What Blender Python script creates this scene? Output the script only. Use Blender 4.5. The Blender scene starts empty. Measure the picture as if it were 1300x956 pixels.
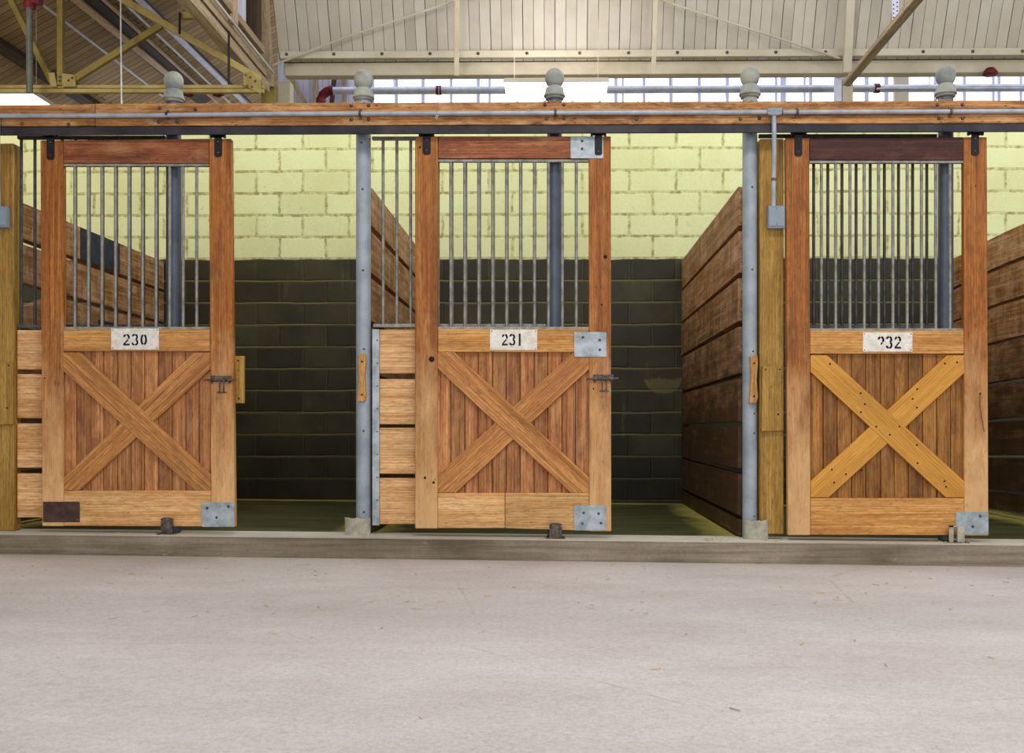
import bpy, bmesh, math, random
from mathutils import Vector, Matrix
random.seed(7)
C = bpy.context.scene.collection
PI = math.pi

# ------------------------------------------------------------------ camera model
F = 1340.0; PX = 686.0; PY = 541.0; TH = math.radians(0.8)
CAM = Vector((0.0, -6.6, 0.82))
FW = Vector((-math.sin(TH), math.cos(TH), 0)); RT = Vector((math.cos(TH), math.sin(TH), 0))

def P(px, py, Y):
    """the point of the plane y = Y seen at pixel px, py of the 1300 x 956 photograph"""
    d = FW + RT * ((px - PX) / F) + Vector((0, 0, (PY - py) / F))
    return CAM + d * ((Y - CAM.y) / d.y)

def lin(c):
    def f(v):
        v /= 255.0
        return v / 12.92 if v <= 0.04045 else ((v + 0.055) / 1.055) ** 2.4
    return (f(c[0]), f(c[1]), f(c[2]), 1.0)

# ------------------------------------------------------------------ materials
class NT:
    def __init__(s, name):
        s.m = bpy.data.materials.new(name); s.m.use_nodes = True
        s.t = s.m.node_tree; s.n = s.t.nodes; s.l = s.t.links
        s.b = s.n['Principled BSDF']; s.out = s.n['Material Output']
    def node(s, t, **kw):
        n = s.n.new(t)
        for k, v in kw.items(): setattr(n, k, v)
        return n
    def link(s, a, b): s.l.new(a, b)
    def inp(s, n, k, v):
        if hasattr(v, 'is_output'): s.link(v, n.inputs[k])
        else: n.inputs[k].default_value = v
    def attr(s, name):
        return s.node('ShaderNodeAttribute', attribute_name=name).outputs['Vector']
    def pos(s): return s.node('ShaderNodeNewGeometry').outputs['Position']
    def island(s): return s.node('ShaderNodeNewGeometry').outputs['Random Per Island']
    def orand(s): return s.node('ShaderNodeObjectInfo').outputs['Random']
    def map(s, v, scale=(1, 1, 1), loc=(0, 0, 0)):
        n = s.node('ShaderNodeMapping'); s.link(v, n.inputs['Vector'])
        n.inputs['Scale'].default_value = scale; n.inputs['Location'].default_value = loc
        return n.outputs[0]
    def noise(s, v, scale=1, detail=4, rough=.55, dist=0):
        n = s.node('ShaderNodeTexNoise'); s.link(v, n.inputs['Vector'])
        n.inputs['Scale'].default_value = scale; n.inputs['Detail'].default_value = detail
        n.inputs['Roughness'].default_value = rough; n.inputs['Distortion'].default_value = dist
        return n.outputs['Fac']
    def ramp(s, f, stops):
        n = s.node('ShaderNodeValToRGB'); s.link(f, n.inputs[0]); e = n.color_ramp.elements
        while len(e) < len(stops): e.new(0.5)
        for i, (p, c) in enumerate(stops):
            e[i].position = p; e[i].color = c if len(c) == 4 else (*c, 1)
        return n.outputs[0]
    def mix(s, f, a, b, mode='MIX'):
        n = s.node('ShaderNodeMix', data_type='RGBA', blend_type=mode)
        s.inp(n, 0, f); s.inp(n, 6, a); s.inp(n, 7, b)
        return n.outputs[2]
    def math(s, op, a, b=0.0, c=None):
        n = s.node('ShaderNodeMath', operation=op)
        s.inp(n, 0, a); s.inp(n, 1, b)
        if c is not None: s.inp(n, 2, c)
        return n.outputs[0]
    def range(s, v, a, b, c=0.0, d=1.0):
        n = s.node('ShaderNodeMapRange'); s.inp(n, 0, v)
        for i, x in enumerate((a, b, c, d)): n.inputs[i + 1].default_value = x
        return n.outputs[0]
    def sep(s, v):
        n = s.node('ShaderNodeSeparateXYZ'); s.link(v, n.inputs[0]); return n.outputs
    def comb(s, x, y, z):
        n = s.node('ShaderNodeCombineXYZ'); s.inp(n, 0, x); s.inp(n, 1, y); s.inp(n, 2, z); return n.outputs[0]
    def val(s, col, v):
        n = s.node('ShaderNodeHueSaturation'); s.inp(n, 'Value', v); s.inp(n, 'Color', col); return n.outputs[0]
    def bump(s, h, strength=.3, dist=.004):
        n = s.node('ShaderNodeBump'); s.link(h, n.inputs['Height'])
        n.inputs['Strength'].default_value = strength; n.inputs['Distance'].default_value = dist
        s.link(n.outputs[0], s.b.inputs['Normal'])
    def fin(s, col, rough=.6, metal=0.0, spec=.3):
        s.inp(s.b, 'Base Color', col); s.inp(s.b, 'Roughness', rough); s.inp(s.b, 'Metallic', metal)
        s.b.inputs['Specular IOR Level'].default_value = spec
        return s.m

def wood(name, dark, mid, light, stain=None, stain_amt=.5, worn=None, worn_z=(1.6, .2), var=.12, pits=.5, rough=.6, ring=34, spec=.3, pale=None, pale_amt=.5, smear=0.0, fleck=.75):
    t = NT(name); g = t.attr('gc')
    soft = lambda c, k=.5: [m_ + (c_ - m_) * k for c_, m_ in zip(c, mid)]
    r = t.noise(t.map(g, (.8, ring, ring)), 1, 5, .6, .7)
    col = t.ramp(r, [(.30, lin(soft(dark, .7))), (.5, lin(mid)), (.70, lin(soft(light, .9)))])
    # long cathedral growth rings
    w = t.node('ShaderNodeTexWave', wave_type='BANDS', bands_direction='Y')
    t.link(t.map(g, (.9, 12, 12)), w.inputs['Vector']); w.inputs['Scale'].default_value = 1.6
    w.inputs['Distortion'].default_value = 9; w.inputs['Detail'].default_value = 4; w.inputs['Detail Scale'].default_value = .8; w.inputs['Detail Roughness'].default_value = .6
    col = t.mix(t.math('MULTIPLY', t.math('POWER', w.outputs['Fac'], 4), .34), col, lin([c * .8 for c in dark]))
    fib = t.noise(t.map(g, (7, 190, 190)), 1, 4, .65)
    col = t.mix(.5, col, t.ramp(fib, [(.3, (.66, .62, .57)), (.65, (1.12, 1.1, 1.08))]), 'MULTIPLY')
    cl = t.noise(t.map(g, (1.6, 7, 7)), 1, 7, .68, .5)
    col = t.mix(.6, col, t.ramp(cl, [(.32, (.74, .71, .66)), (.64, (1.12, 1.12, 1.12))]), 'MULTIPLY')
    fl = t.noise(t.map(g, (16, 75, 75), (4, 1, 8)), 1, 4, .7, .5)
    col = t.mix(fleck, col, t.ramp(fl, [(.34, (.66, .61, .54)), (.5, (1.1, 1.1, 1.09)), (.68, (1.3, 1.28, 1.24))]), 'MULTIPLY')
    if stain is not None:
        s = t.noise(t.map(g, (2.4, 9, 9)), 1, 8, .7, .6)
        col = t.mix(t.range(s, .50, .66, 0, stain_amt), col, lin(stain))
    if pale is not None:
        s2 = t.noise(t.map(g, (3.2, 10, 10), (3, 9, 1)), 1, 8, .72, .4)
        col = t.mix(t.range(s2, .50, .66, 0, pale_amt), col, lin(pale))
    if smear:
        s3 = t.noise(t.map(g, (11, 1.6, 11), (1, 5, 2)), 1, 6, .68, .3)   # rubbed streaks across the plank
        col = t.mix(t.range(s3, .50, .64, 0, smear), col, lin(light))
        col = t.mix(t.range(s3, .46, .34, 0, smear), col, lin([c * .7 for c in dark]))
    if worn is not None:
        z = t.sep(t.pos())[2]
        nz = t.noise(t.map(g, (2.8, 9, 9)), 1, 8, .7)
        f = t.math('ADD', t.range(z, worn_z[0], worn_z[1], 0, 1), t.math('MULTIPLY', t.math('SUBTRACT', nz, .5), 1.7))
        wc = t.mix(.45, lin(worn), t.ramp(fib, [(.3, lin([c * .72 for c in worn])), (.7, lin(worn))]))
        wc = t.mix(.5, wc, t.ramp(cl, [(.32, (.78, .74, .68)), (.64, (1.1, 1.1, 1.1))]), 'MULTIPLY')
        col = t.mix(t.range(f, .15, .95, 0, .9), col, wc)
    p = t.noise(t.map(g, (26, 80, 80)), 1, 3, .55)
    big = t.noise(t.map(g, (3, 4, 4)), 1, 3, .6)
    pf = t.math('MULTIPLY', t.range(p, .62, .70, 0, pits), t.range(big, .42, .60, .12, 1))
    col = t.mix(pf, col, lin([c * .45 for c in dark]))
    v = t.math('ADD', t.range(t.island(), 0, 1, 1 - var, 1 + var), t.range(t.orand(), 0, 1, -.06, .06))
    col = t.val(col, v)
    t.bump(t.math('ADD', fib, t.math('MULTIPLY', pf, -1.5)), .35, .0015)
    return t.fin(col, rough, 0, spec)

def plain(name, col, col2=None, rough=.55, metal=0.0, scale=6, spec=.3, bump=0.0, var=0.0):
    t = NT(name); g = t.attr('gc')
    n = t.noise(g, scale, 6, .62)
    c = t.ramp(n, [(.36, lin(col2 or [x * .8 for x in col])), (.62, lin(col))])
    if var: c = t.val(c, t.range(t.island(), 0, 1, 1 - var, 1 + var))
    if bump: t.bump(t.noise(g, scale * 12, 4, .6), bump, .002)
    return t.fin(c, rough, metal, spec)

M = {}
M['stile'] = wood('varnished_stile_wood', (104, 58, 20), (152, 92, 36), (178, 120, 54), stain=(112, 60, 24), stain_amt=.7, worn=(222, 176, 120), worn_z=(1.7, .15), rough=.55)
M['rail_red'] = wood('red_varnished_rail_wood', (92, 46, 24), (136, 76, 38), (164, 100, 54), stain=(82, 40, 24), stain_amt=.75, pale=(196, 150, 104), pale_amt=.32, rough=.45)
M['rail_dark'] = wood('dark_maroon_rail_wood', (44, 20, 14), (70, 32, 22), (92, 46, 30), stain=(38, 16, 12), stain_amt=.6, pale=(140, 100, 74), pale_amt=.22, rough=.5)
M['rail'] = wood('honey_rail_wood', (150, 98, 46), (194, 140, 74), (212, 164, 98), stain=(154, 96, 44), rough=.55)
M['rail_pale'] = wood('pale_worn_rail_wood', (176, 124, 68), (216, 168, 110), (230, 190, 136), stain=(178, 122, 60), rough=.6)
M['brace'] = wood('honey_brace_wood', (126, 76, 34), (184, 126, 66), (208, 154, 94), stain=(138, 82, 48), rough=.55)
M['brace_new'] = wood('fresh_yellow_brace_wood', (180, 122, 42), (204, 146, 58), (212, 156, 70), stain=(192, 132, 48), stain_amt=.3, var=.04, pits=.12, fleck=.22, rough=.55)
M['plank'] = wood('red_brown_panel_wood', (108, 60, 30), (170, 112, 64), (204, 150, 98), stain=(112, 64, 44), stain_amt=.7, pale=(202, 152, 98), pale_amt=.4, var=.22)
M['plank_dark'] = wood('dark_panel_wood', (88, 52, 18), (146, 96, 40), (180, 130, 66), stain=(88, 48, 22), stain_amt=.75, pale=(176, 130, 72), pale_amt=.4, var=.26)
M['front_plank'] = wood('tan_front_plank_wood', (170, 120, 68), (218, 172, 118), (232, 196, 146), stain=(174, 116, 54), var=.08)
M['jamb'] = wood('olive_jamb_wood', (118, 88, 32), (162, 126, 56), (182, 146, 76), stain=(122, 86, 32), var=.08)
M['partition'] = wood('scuffed_partition_wood', (100, 64, 28), (162, 114, 66), (206, 168, 130), stain=(140, 86, 24), stain_amt=.85, pale=(204, 168, 138), pale_amt=.7, worn=(60, 40, 18), worn_z=(2.0, .85), var=.16, pits=.8, smear=.4)  # worn here holds a dark brown, stronger on the lower planks
M['beam'] = wood('orange_header_wood', (112, 68, 30), (174, 120, 66), (202, 154, 98), stain=(92, 54, 28), stain_amt=.95, pale=(210, 172, 120), pale_amt=.6, var=.05, pits=.9)
M['handle_wood'] = wood('handle_wood', (140, 96, 46), (184, 136, 72), (200, 156, 92), stain=(110, 74, 44))
M['shoe'] = plain('weathered_grey_shoe', (182, 178, 162), (150, 144, 124), rough=.75, scale=16, bump=.2)
M['pipe_lav'] = plain('lavender_grey_pipe', (204, 208, 226), (178, 184, 204), rough=.4, metal=.1, scale=8)
M['galv'] = plain('galvanised_steel', (178, 186, 190), (136, 148, 152), rough=.45, metal=.25, scale=14, bump=.05)
M['rust_plate'] = plain('brown_painted_plate', (82, 60, 50), (62, 42, 36), rough=.5, metal=.2, scale=20)
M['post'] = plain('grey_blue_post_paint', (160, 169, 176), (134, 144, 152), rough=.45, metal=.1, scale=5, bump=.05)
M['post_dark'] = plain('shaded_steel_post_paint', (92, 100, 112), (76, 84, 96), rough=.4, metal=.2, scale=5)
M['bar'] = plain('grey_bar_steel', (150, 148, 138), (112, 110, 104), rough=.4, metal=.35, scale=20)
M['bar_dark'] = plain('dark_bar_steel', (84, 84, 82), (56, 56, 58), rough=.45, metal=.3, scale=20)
M['finial'] = plain('dusty_green_grey_cast_iron', (164, 166, 152), (124, 130, 128), rough=.7, scale=9, bump=.15)
M['track'] = plain('dark_track_steel', (62, 58, 62), (38, 36, 42), rough=.5, metal=.3, scale=5)
M['black_iron'] = plain('black_iron', (34, 34, 38), (22, 22, 25), rough=.5, metal=.3, scale=12)
M['conduit'] = plain('grey_conduit', (172, 178, 186), (146, 152, 160), rough=.4, metal=.15, scale=10)
M['box_grey'] = plain('grey_blue_box_paint', (140, 152, 162), (126, 138, 150), rough=.4, scale=8)
M['plate_white'] = plain('chipped_white_plate_paint', (232, 228, 218), (206, 198, 182), rough=.5, scale=30)
M['ink_navy'] = plain('navy_stencil_paint', (34, 34, 84), (24, 24, 60), rough=.6)
M['ink_black'] = plain('black_stencil_paint', (30, 30, 32), (18, 18, 20), rough=.6)
M['bolt'] = plain('worn_bolt_steel', (110, 98, 90), (62, 52, 48), rough=.45, metal=.5, scale=40)
M['dark_hole'] = plain('dark_bolt_hole', (40, 26, 20), rough=.8)
M['navy_patch'] = plain('navy_paint', (40, 46, 66), (26, 28, 40), rough=.6, scale=12)
M['truss'] = plain('ochre_truss_paint', (136, 118, 58), (110, 94, 42), rough=.6, scale=4)
M['truss_pale'] = plain('pale_ochre_paint', (164, 146, 92), (138, 120, 68), rough=.6, scale=4)
M['red_pipe'] = plain('red_fitting_paint', (110, 26, 34), (80, 16, 24), rough=.5)
M['riser'] = plain('grey_riser_paint', (96, 98, 92), (74, 76, 72), rough=.5, scale=6)
M['silver'] = plain('silver_conduit', (206, 206, 206), (176, 176, 178), rough=.35, metal=.2)
M['cream'] = plain('cream_paint', (200, 190, 170), (180, 169, 146), rough=.6, scale=2)
M['white_board'] = plain('white_board_paint', (196, 188, 176), (178, 168, 154), rough=.6, scale=1.2, var=.05)
M['blue_white'] = plain('daylight_tinted_white_paint', (212, 214, 236), (186, 188, 214), rough=.6, scale=2, var=.06)  # white paint with the blue of daylight put into its colour
M['side_wood'] = wood('grey_brown_timber', (124, 106, 84), (166, 148, 124), (190, 172, 148), var=.1)
M['purlin'] = wood('dark_purlin_wood', (40, 30, 18), (66, 50, 32), (82, 64, 44), var=.05)
M['purlin_edge'] = wood('pale_batten_wood', (160, 136, 114), (192, 168, 144), (206, 182, 160), var=.05)
M['frame_blue'] = plain('bloom_tinted_window_frame', (206, 208, 244), (190, 194, 236), rough=.5)  # lavender bloom of the bright panes put into the frame colour
M['straw'] = plain('straw', (214, 188, 126), (176, 142, 84), rough=.8, var=.25)

def mat_roof():
    t = NT('roof_board_wood'); g = t.attr('gc')
    br = t.node('ShaderNodeTexBrick'); t.link(t.map(g, (1, 1, 1)), br.inputs['Vector'])
    br.offset = .37
    for k, v in (('Scale', 1.0), ('Mortar Size', .007), ('Mortar Smooth', .2), ('Bias', 0), ('Brick Width', 3.1), ('Row Height', .15)):
        br.inputs[k].default_value = v
    br.inputs['Color1'].default_value = lin((176, 148, 106)); br.inputs['Color2'].default_value = lin((150, 122, 82)); br.inputs['Mortar'].default_value = lin((48, 36, 22))
    n = t.noise(t.map(g, (1.5, 20, 20)), 1, 5, .6)
    c = t.mix(.5, br.outputs['Color'], t.ramp(n, [(.3, (.6, .56, .5)), (.7, (1.15, 1.12, 1.1))]), 'MULTIPLY')
    t.bump(t.math('SUBTRACT', 1, br.outputs['Fac']), .6, .01)
    return t.fin(c, .7)
M['roof'] = mat_roof()

WZ, WR, WW = 0.137, 0.2022, 0.43
Y_BACK = 3.11
def mat_block():
    t = NT('painted_block_wall'); p = t.pos(); s = t.sep(p)
    x0 = P(354.8, 204, Y_BACK).x
    wob = t.noise(t.map(p, (3, 3, 3)), 1, 3, .6); wob2 = t.noise(t.map(p, (3, 3, 3), (7, 0, 2)), 1, 3, .6)
    fx = t.math('ADD', t.math('SUBTRACT', s[0], x0), t.math('MULTIPLY', t.math('SUBTRACT', wob, .5), .03))
    fz = t.math('ADD', t.math('SUBTRACT', s[2], WZ), t.math('MULTIPLY', t.math('SUBTRACT', wob2, .5), .022))
    v = t.comb(fx, fz, 0)
    def brick(a, b, m, ms):
        br = t.node('ShaderNodeTexBrick'); t.link(v, br.inputs['Vector']); br.offset = .5; br.offset_frequency = 2
        for k, q in (('Scale', 1.0), ('Mortar Size', ms), ('Mortar Smooth', .35), ('Bias', 0), ('Brick Width', WW), ('Row Height', WR)):
            br.inputs[k].default_value = q
        br.inputs['Color1'].default_value = a; br.inputs['Color2'].default_value = b; br.inputs['Mortar'].default_value = m
        return br
    up = brick(lin((224, 229, 174)), lin((216, 219, 164)), lin((202, 202, 142)), .007)
    lo = brick(lin((66, 64, 38)), lin((42, 40, 20)), lin((72, 68, 36)), .005)
    wide = brick((0, 0, 0, 1), (0, 0, 0, 1), (1, 1, 1, 1), .016)
    fine = t.noise(p, 45, 5, .7); spot = t.noise(p, 16, 6, .75); cloud = t.noise(p, 2.2, 5, .6)
    dirt = t.math('MULTIPLY', wide.outputs['Fac'], t.range(spot, .44, .60, 0, .85))
    uc = t.mix(dirt, up.outputs['Color'], lin((136, 124, 58)))
    uc = t.mix(t.range(spot, .60, .76, 0, .6), uc, lin((160, 150, 84)))
    uc = t.mix(.35, uc, t.ramp(fine, [(.3, (.8, .79, .7)), (.6, (1.05, 1.05, 1.05))]), 'MULTIPLY')
    uc = t.mix(t.range(cloud, .45, .7, 0, .35), uc, lin((200, 196, 128)))
    lc = t.mix(t.range(cloud, .4, .66, 0, .75), lo.outputs['Color'], lin((36, 32, 16)))
    streak = t.noise(t.map(p, (9, 9, 1.6)), 1, 5, .65)
    lc = t.mix(t.range(streak, .62, .78, 0, .5), lc, lin((100, 100, 60)))
    lc = t.mix(t.range(spot, .68, .78, 0, .5), lc, lin((120, 116, 76)))
    hl = t.math('ABSOLUTE', t.math('SUBTRACT', t.math('FRACT', t.math('ADD', t.math('DIVIDE', fz, WR), .5)), .5))
    lc = t.mix(t.math('MULTIPLY', t.range(hl, .045, .01, 0, .8), t.range(cloud, .35, .6, .35, 1)), lc, lin((128, 122, 66)))
    lc = t.mix(t.range(s[2], .75, .2, 0, .55), lc, lin((26, 22, 12)))   # tarry grime at the foot
    # a worn scoop-shaped rub mark
    mk = P(842, 481, Y_BACK)
    dx_ = t.math('SUBTRACT', s[0], mk.x); dz_ = t.math('SUBTRACT', s[2], mk.z)
    rr = t.math('ADD', t.math('SQRT', t.math('ADD', t.math('MULTIPLY', dx_, dx_), t.math('MULTIPLY', t.math('MULTIPLY', dz_, dz_), 1.6))), t.math('MULTIPLY', t.math('SUBTRACT', spot, .5), .06))
    sc_ = t.math('MULTIPLY', t.range(rr, .18, .165, 0, .6), t.range(t.math('ADD', dz_, t.math('MULTIPLY', t.math('SUBTRACT', streak, .5), .12)), .01, -.01, 0, 1))
    lc = t.mix(sc_, lc, lin((112, 106, 62)))
    wz = t.math('ADD', s[2], t.math('MULTIPLY', t.math('SUBTRACT', wob2, .5), .05))
    isup = t.range(wz, WZ + 10.98 * WR - .004, WZ + 10.98 * WR + .004, 0, 1)
    c = t.mix(isup, lc, uc)
    h = t.math('ADD', t.math('MULTIPLY', wide.outputs['Fac'], -1.0), t.math('MULTIPLY', fine, .35))
    t.bump(h, .5, .008)
    return t.fin(c, t.range(isup, 0, 1, .5, .65), 0, .3)
M['block'] = mat_block()

def mat_floor():
    t = NT('aisle_concrete'); p = t.pos()
    a = t.noise(t.map(p, (.6, 1.1, 1)), 1, 7, .65); b = t.noise(t.map(p, (2.4, 6, 2)), 1, 6, .7); f = t.noise(p, 42, 5, .78); sp = t.noise(p, 22, 5, .75); g2 = t.noise(p, 120, 3, .7)
    c = t.ramp(a, [(.3, lin((192, 184, 178))), (.7, lin((212, 205, 203)))])
    c = t.mix(.4, c, t.ramp(b, [(.35, (.86, .84, .82)), (.65, (1.05, 1.05, 1.06))]), 'MULTIPLY')
    c = t.mix(.6, c, t.ramp(f, [(.32, (.74, .72, .69)), (.56, (1.05, 1.05, 1.05))]), 'MULTIPLY')
    c = t.mix(.5, c, t.ramp(g2, [(.34, (.74, .72, .70)), (.6, (1.08, 1.08, 1.08))]), 'MULTIPLY')
    c = t.mix(t.range(sp, .66, .73, 0, .6), c, lin((120, 106, 90)))
    c = t.mix(t.range(t.noise(t.map(p, (26, 26, 26), (3, 1, 9)), 1, 4, .7), .68, .74, 0, .8), c, lin((226, 222, 218)))
    ed = t.math('ADD', t.math('SUBTRACT', -.16, t.sep(p)[1]), t.math('MULTIPLY', t.math('SUBTRACT', b, .5), .3))
    c = t.mix(t.range(ed, .0, .35, .45, 0), c, lin((176, 164, 140)))   # yellower and duller towards the kerb
    vor = t.node('ShaderNodeTexVoronoi', feature='DISTANCE_TO_EDGE'); t.link(t.map(p, (.55, .8, 1)), vor.inputs['Vector']); vor.inputs['Scale'].default_value = .7
    crack = t.math('MULTIPLY', t.range(vor.outputs['Distance'], 0, .004, .35, 0), t.range(b, .48, .6, 0, 1))
    c = t.mix(crack, c, lin((110, 98, 84)))
    t.bump(t.math('ADD', f, sp), .25, .004)
    return t.fin(c, .75, 0, .25)
M['floor'] = mat_floor()

def mat_kerb():
    t = NT('kerb_concrete'); p = t.pos()
    a = t.noise(t.map(p, (1.2, 2, 2)), 1, 6, .6); b = t.noise(t.map(p, (1.2, 9, 34)), 1, 5, .65); f = t.noise(p, 50, 4, .7)
    c = t.ramp(a, [(.3, lin((104, 92, 70))), (.7, lin((158, 146, 130)))])
    c = t.mix(.7, c, t.ramp(b, [(.36, (.5, .47, .42)), (.62, (1.16, 1.14, 1.12))]), 'MULTIPLY')
    sp = t.noise(t.map(p, (7, 7, 12)), 1, 6, .75); c = t.mix(t.range(sp, .6, .72, 0, .55), c, lin((70, 58, 44))); c = t.mix(t.range(sp, .38, .28, 0, .5), c, lin((190, 182, 168)))
    c = t.mix(.5, c, t.ramp(f, [(.3, (.75, .73, .7)), (.62, (1.06, 1.06, 1.06))]), 'MULTIPLY')
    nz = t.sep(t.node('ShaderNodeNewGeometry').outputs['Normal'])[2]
    lit_top = t.math('MULTIPLY', t.range(nz, .5, .9, 0, .85), t.range(a, .2, .6, .5, 1))   # light falling on the level top, put into the colour
    c = t.mix(lit_top, c, lin((212, 206, 190)))
    t.bump(t.math('ADD', f, b), .35, .004)
    return t.fin(c, .75, 0, .25)
M['kerb'] = mat_kerb()

def mat_stall():
    t = NT('damp_stall_floor'); p = t.pos(); s = t.sep(p)
    a = t.noise(t.map(p, (1.2, 5, 1)), 1, 6, .65); f = t.noise(p, 40, 4, .7); e = t.noise(p, 5, 5, .65)
    c = t.ramp(a, [(.36, lin((46, 48, 24))), (.68, lin((88, 88, 44)))])
    c = t.mix(.4, c, t.ramp(f, [(.3, (.7, .7, .66)), (.62, (1.1, 1.1, 1.1))]), 'MULTIPLY')
    # swept chaff piled along the wall and partitions
    dy = t.math('SUBTRACT', Y_BACK, s[1])
    fx = t.math('ABSOLUTE', t.math('SUBTRACT', t.math('FRACT', t.math('DIVIDE', t.math('ADD', s[0], 100 * 2.437 - 1.2), 2.437)), .5))
    dx = t.math('MULTIPLY', t.math('SUBTRACT', .5, fx), 2.437)
    d = t.math('ADD', t.math('MINIMUM', dy, dx), t.math('MULTIPLY', t.math('SUBTRACT', e, .5), .3))
    c = t.mix(t.range(d, .05, .24, .85, 0), c, lin((188, 176, 88)))
    t.bump(t.math('ADD', f, e), .3, .005)
    return t.fin(c, .6, 0, .3)
M['stall'] = mat_stall()

def emit(name, col, k):
    t = NT(name)
    t.b.inputs['Base Color'].default_value = (*col, 1)
    t.b.inputs['Emission Color'].default_value = (*col, 1); t.b.inputs['Emission Strength'].default_value = k
    return t.m
M['lamp'] = emit('lit_lamp_diffuser', (1, 1, .95), 6.0)
M['pane'] = emit('daylit_window_pane', (.93, .95, 1.0), 1.6)

# ------------------------------------------------------------------ mesh builder
class MB:
    def __init__(s):
        s.bm = bmesh.new(); s.gc = s.bm.verts.layers.float_vector.new('gc'); s.mi = 0
    def _add(s, t, ax, smooth=False):
        """append temp bmesh t; ax = (origin, u, v, w) frame for the grain coordinates"""
        o, u, v, w = ax; off = Vector((random.random() * 40, random.random() * 40, random.random() * 40)); mp = {}
        for x in t.verts:
            n = s.bm.verts.new(x.co); d = x.co - o
            n[s.gc] = Vector((d.dot(u), d.dot(v), d.dot(w))) + off; mp[x] = n
        for f in t.faces:
            try: q = s.bm.faces.new([mp[x] for x in f.verts])
            except ValueError: continue
            q.smooth = smooth and f.smooth; q.material_index = s.mi
        t.free(); return s
    def prism(s, poly, Yf, t, ang=None, bev=.003, px=True):
        """polygon in pixels on the plane Yf, extruded t metres back; ang = grain angle in the XZ plane"""
        pts = [P(x, y, Yf) for x, y in poly] if px else [Vector((x, Yf, z)) for x, z in poly]
        if ang is None:
            dx = max(p.x for p in pts) - min(p.x for p in pts); dz = max(p.z for p in pts) - min(p.z for p in pts)
            ang = 0 if dx > dz else PI / 2
        b = bmesh.new()
        fr = [b.verts.new(p) for p in pts]; bk = [b.verts.new(p + Vector((0, t, 0))) for p in pts]
        n = len(pts)
        b.faces.new(fr); b.faces.new(bk[::-1])
        for i in range(n): b.faces.new((fr[(i + 1) % n], fr[i], bk[i], bk[(i + 1) % n]))
        bmesh.ops.recalc_face_normals(b, faces=b.faces[:])
        if bev: bmesh.ops.bevel(b, geom=b.edges[:], offset=bev, segments=1, affect='EDGES', clamp_overlap=True)
        u = Vector((math.cos(ang), 0, math.sin(ang))); v = Vector((-math.sin(ang), 0, math.cos(ang)))
        return s._add(b, (pts[0], u, v, Vector((0, 1, 0))))
    def rect(s, x0, y0, x1, y1, Yf, t, ang=None, bev=.003):
        return s.prism([(x0, y0), (x1, y0), (x1, y1), (x0, y1)], Yf, t, ang, bev)
    def box(s, a, b_, grain='x', bev=.003, rot=None):
        b = bmesh.new(); a = Vector(a); b_ = Vector(b_)
        vs = [b.verts.new(((a.x, b_.x)[i], (a.y, b_.y)[j], (a.z, b_.z)[k])) for i in (0, 1) for j in (0, 1) for k in (0, 1)]
        for q in ((0, 1, 3, 2), (4, 6, 7, 5), (0, 4, 5, 1), (2, 3, 7, 6), (0, 2, 6, 4), (1, 5, 7, 3)): b.faces.new([vs[i] for i in q])
        bmesh.ops.recalc_face_normals(b, faces=b.faces[:])
        if bev: bmesh.ops.bevel(b, geom=b.edges[:], offset=bev, segments=1, affect='EDGES', clamp_overlap=True)
        X, Y, Z = Vector((1, 0, 0)), Vector((0, 1, 0)), Vector((0, 0, 1))
        return s._add(b, {'x': (a, X, Z, Y), 'y': (a, Y, Z, X), 'z': (a, Z, X, Y)}[grain])
    def bar(s, p0, p1, w, h, up=Vector((0, 0, 1)), bev=.002):
        """rectangular bar from p0 to p1"""
        p0 = Vector(p0); p1 = Vector(p1); u = (p1 - p0).normalized(); r = u.cross(up).normalized(); q = r.cross(u).normalized()
        b = bmesh.new(); vs = []
        for p in (p0, p1):
            for a, c in ((-1, -1), (1, -1), (1, 1), (-1, 1)): vs.append(b.verts.new(p + r * a * w / 2 + q * c * h / 2))
        b.faces.new(vs[:4][::-1]); b.faces.new(vs[4:])
        for i in range(4): b.faces.new((vs[i], vs[(i + 1) % 4], vs[4 + (i + 1) % 4], vs[4 + i]))
        bmesh.ops.recalc_face_normals(b, faces=b.faces[:])
        if bev: bmesh.ops.bevel(b, geom=b.edges[:], offset=bev, segments=1, affect='EDGES', clamp_overlap=True)
        return s._add(b, (p0, u, q, r))
    def tube(s, pts, r, seg=12, caps=True):
        pts = [Vector(p) for p in pts]; b = bmesh.new(); rings = []
        for i, p in enumerate(pts):
            d = (pts[min(i + 1, len(pts) - 1)] - pts[max(i - 1, 0)]).normalized()
            a = Vector((0, 0, 1)) if abs(d.z) < .9 else Vector((0, 1, 0))
            u = d.cross(a).normalized(); v = d.cross(u).normalized()
            rr = r[i] if isinstance(r, (list, tuple)) else r
            rings.append([b.verts.new(p + (u * math.cos(k * 2 * PI / seg) + v * math.sin(k * 2 * PI / seg)) * rr) for k in range(seg)])
        for A, B in zip(rings, rings[1:]):
            for k in range(seg):
                f = b.faces.new((A[k], A[(k + 1) % seg], B[(k + 1) % seg], B[k])); f.smooth = True
        if caps:      # caps on vertices of their own, so that the smooth side keeps straight normals
            b.faces.new([b.verts.new(v.co) for v in rings[0]][::-1]); b.faces.new([b.verts.new(v.co) for v in rings[-1]])
        bmesh.ops.recalc_face_normals(b, faces=b.faces[:])
        return s._add(b, (pts[0], Vector((0, 0, 1)), Vector((1, 0, 0)), Vector((0, 1, 0))), True)
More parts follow.
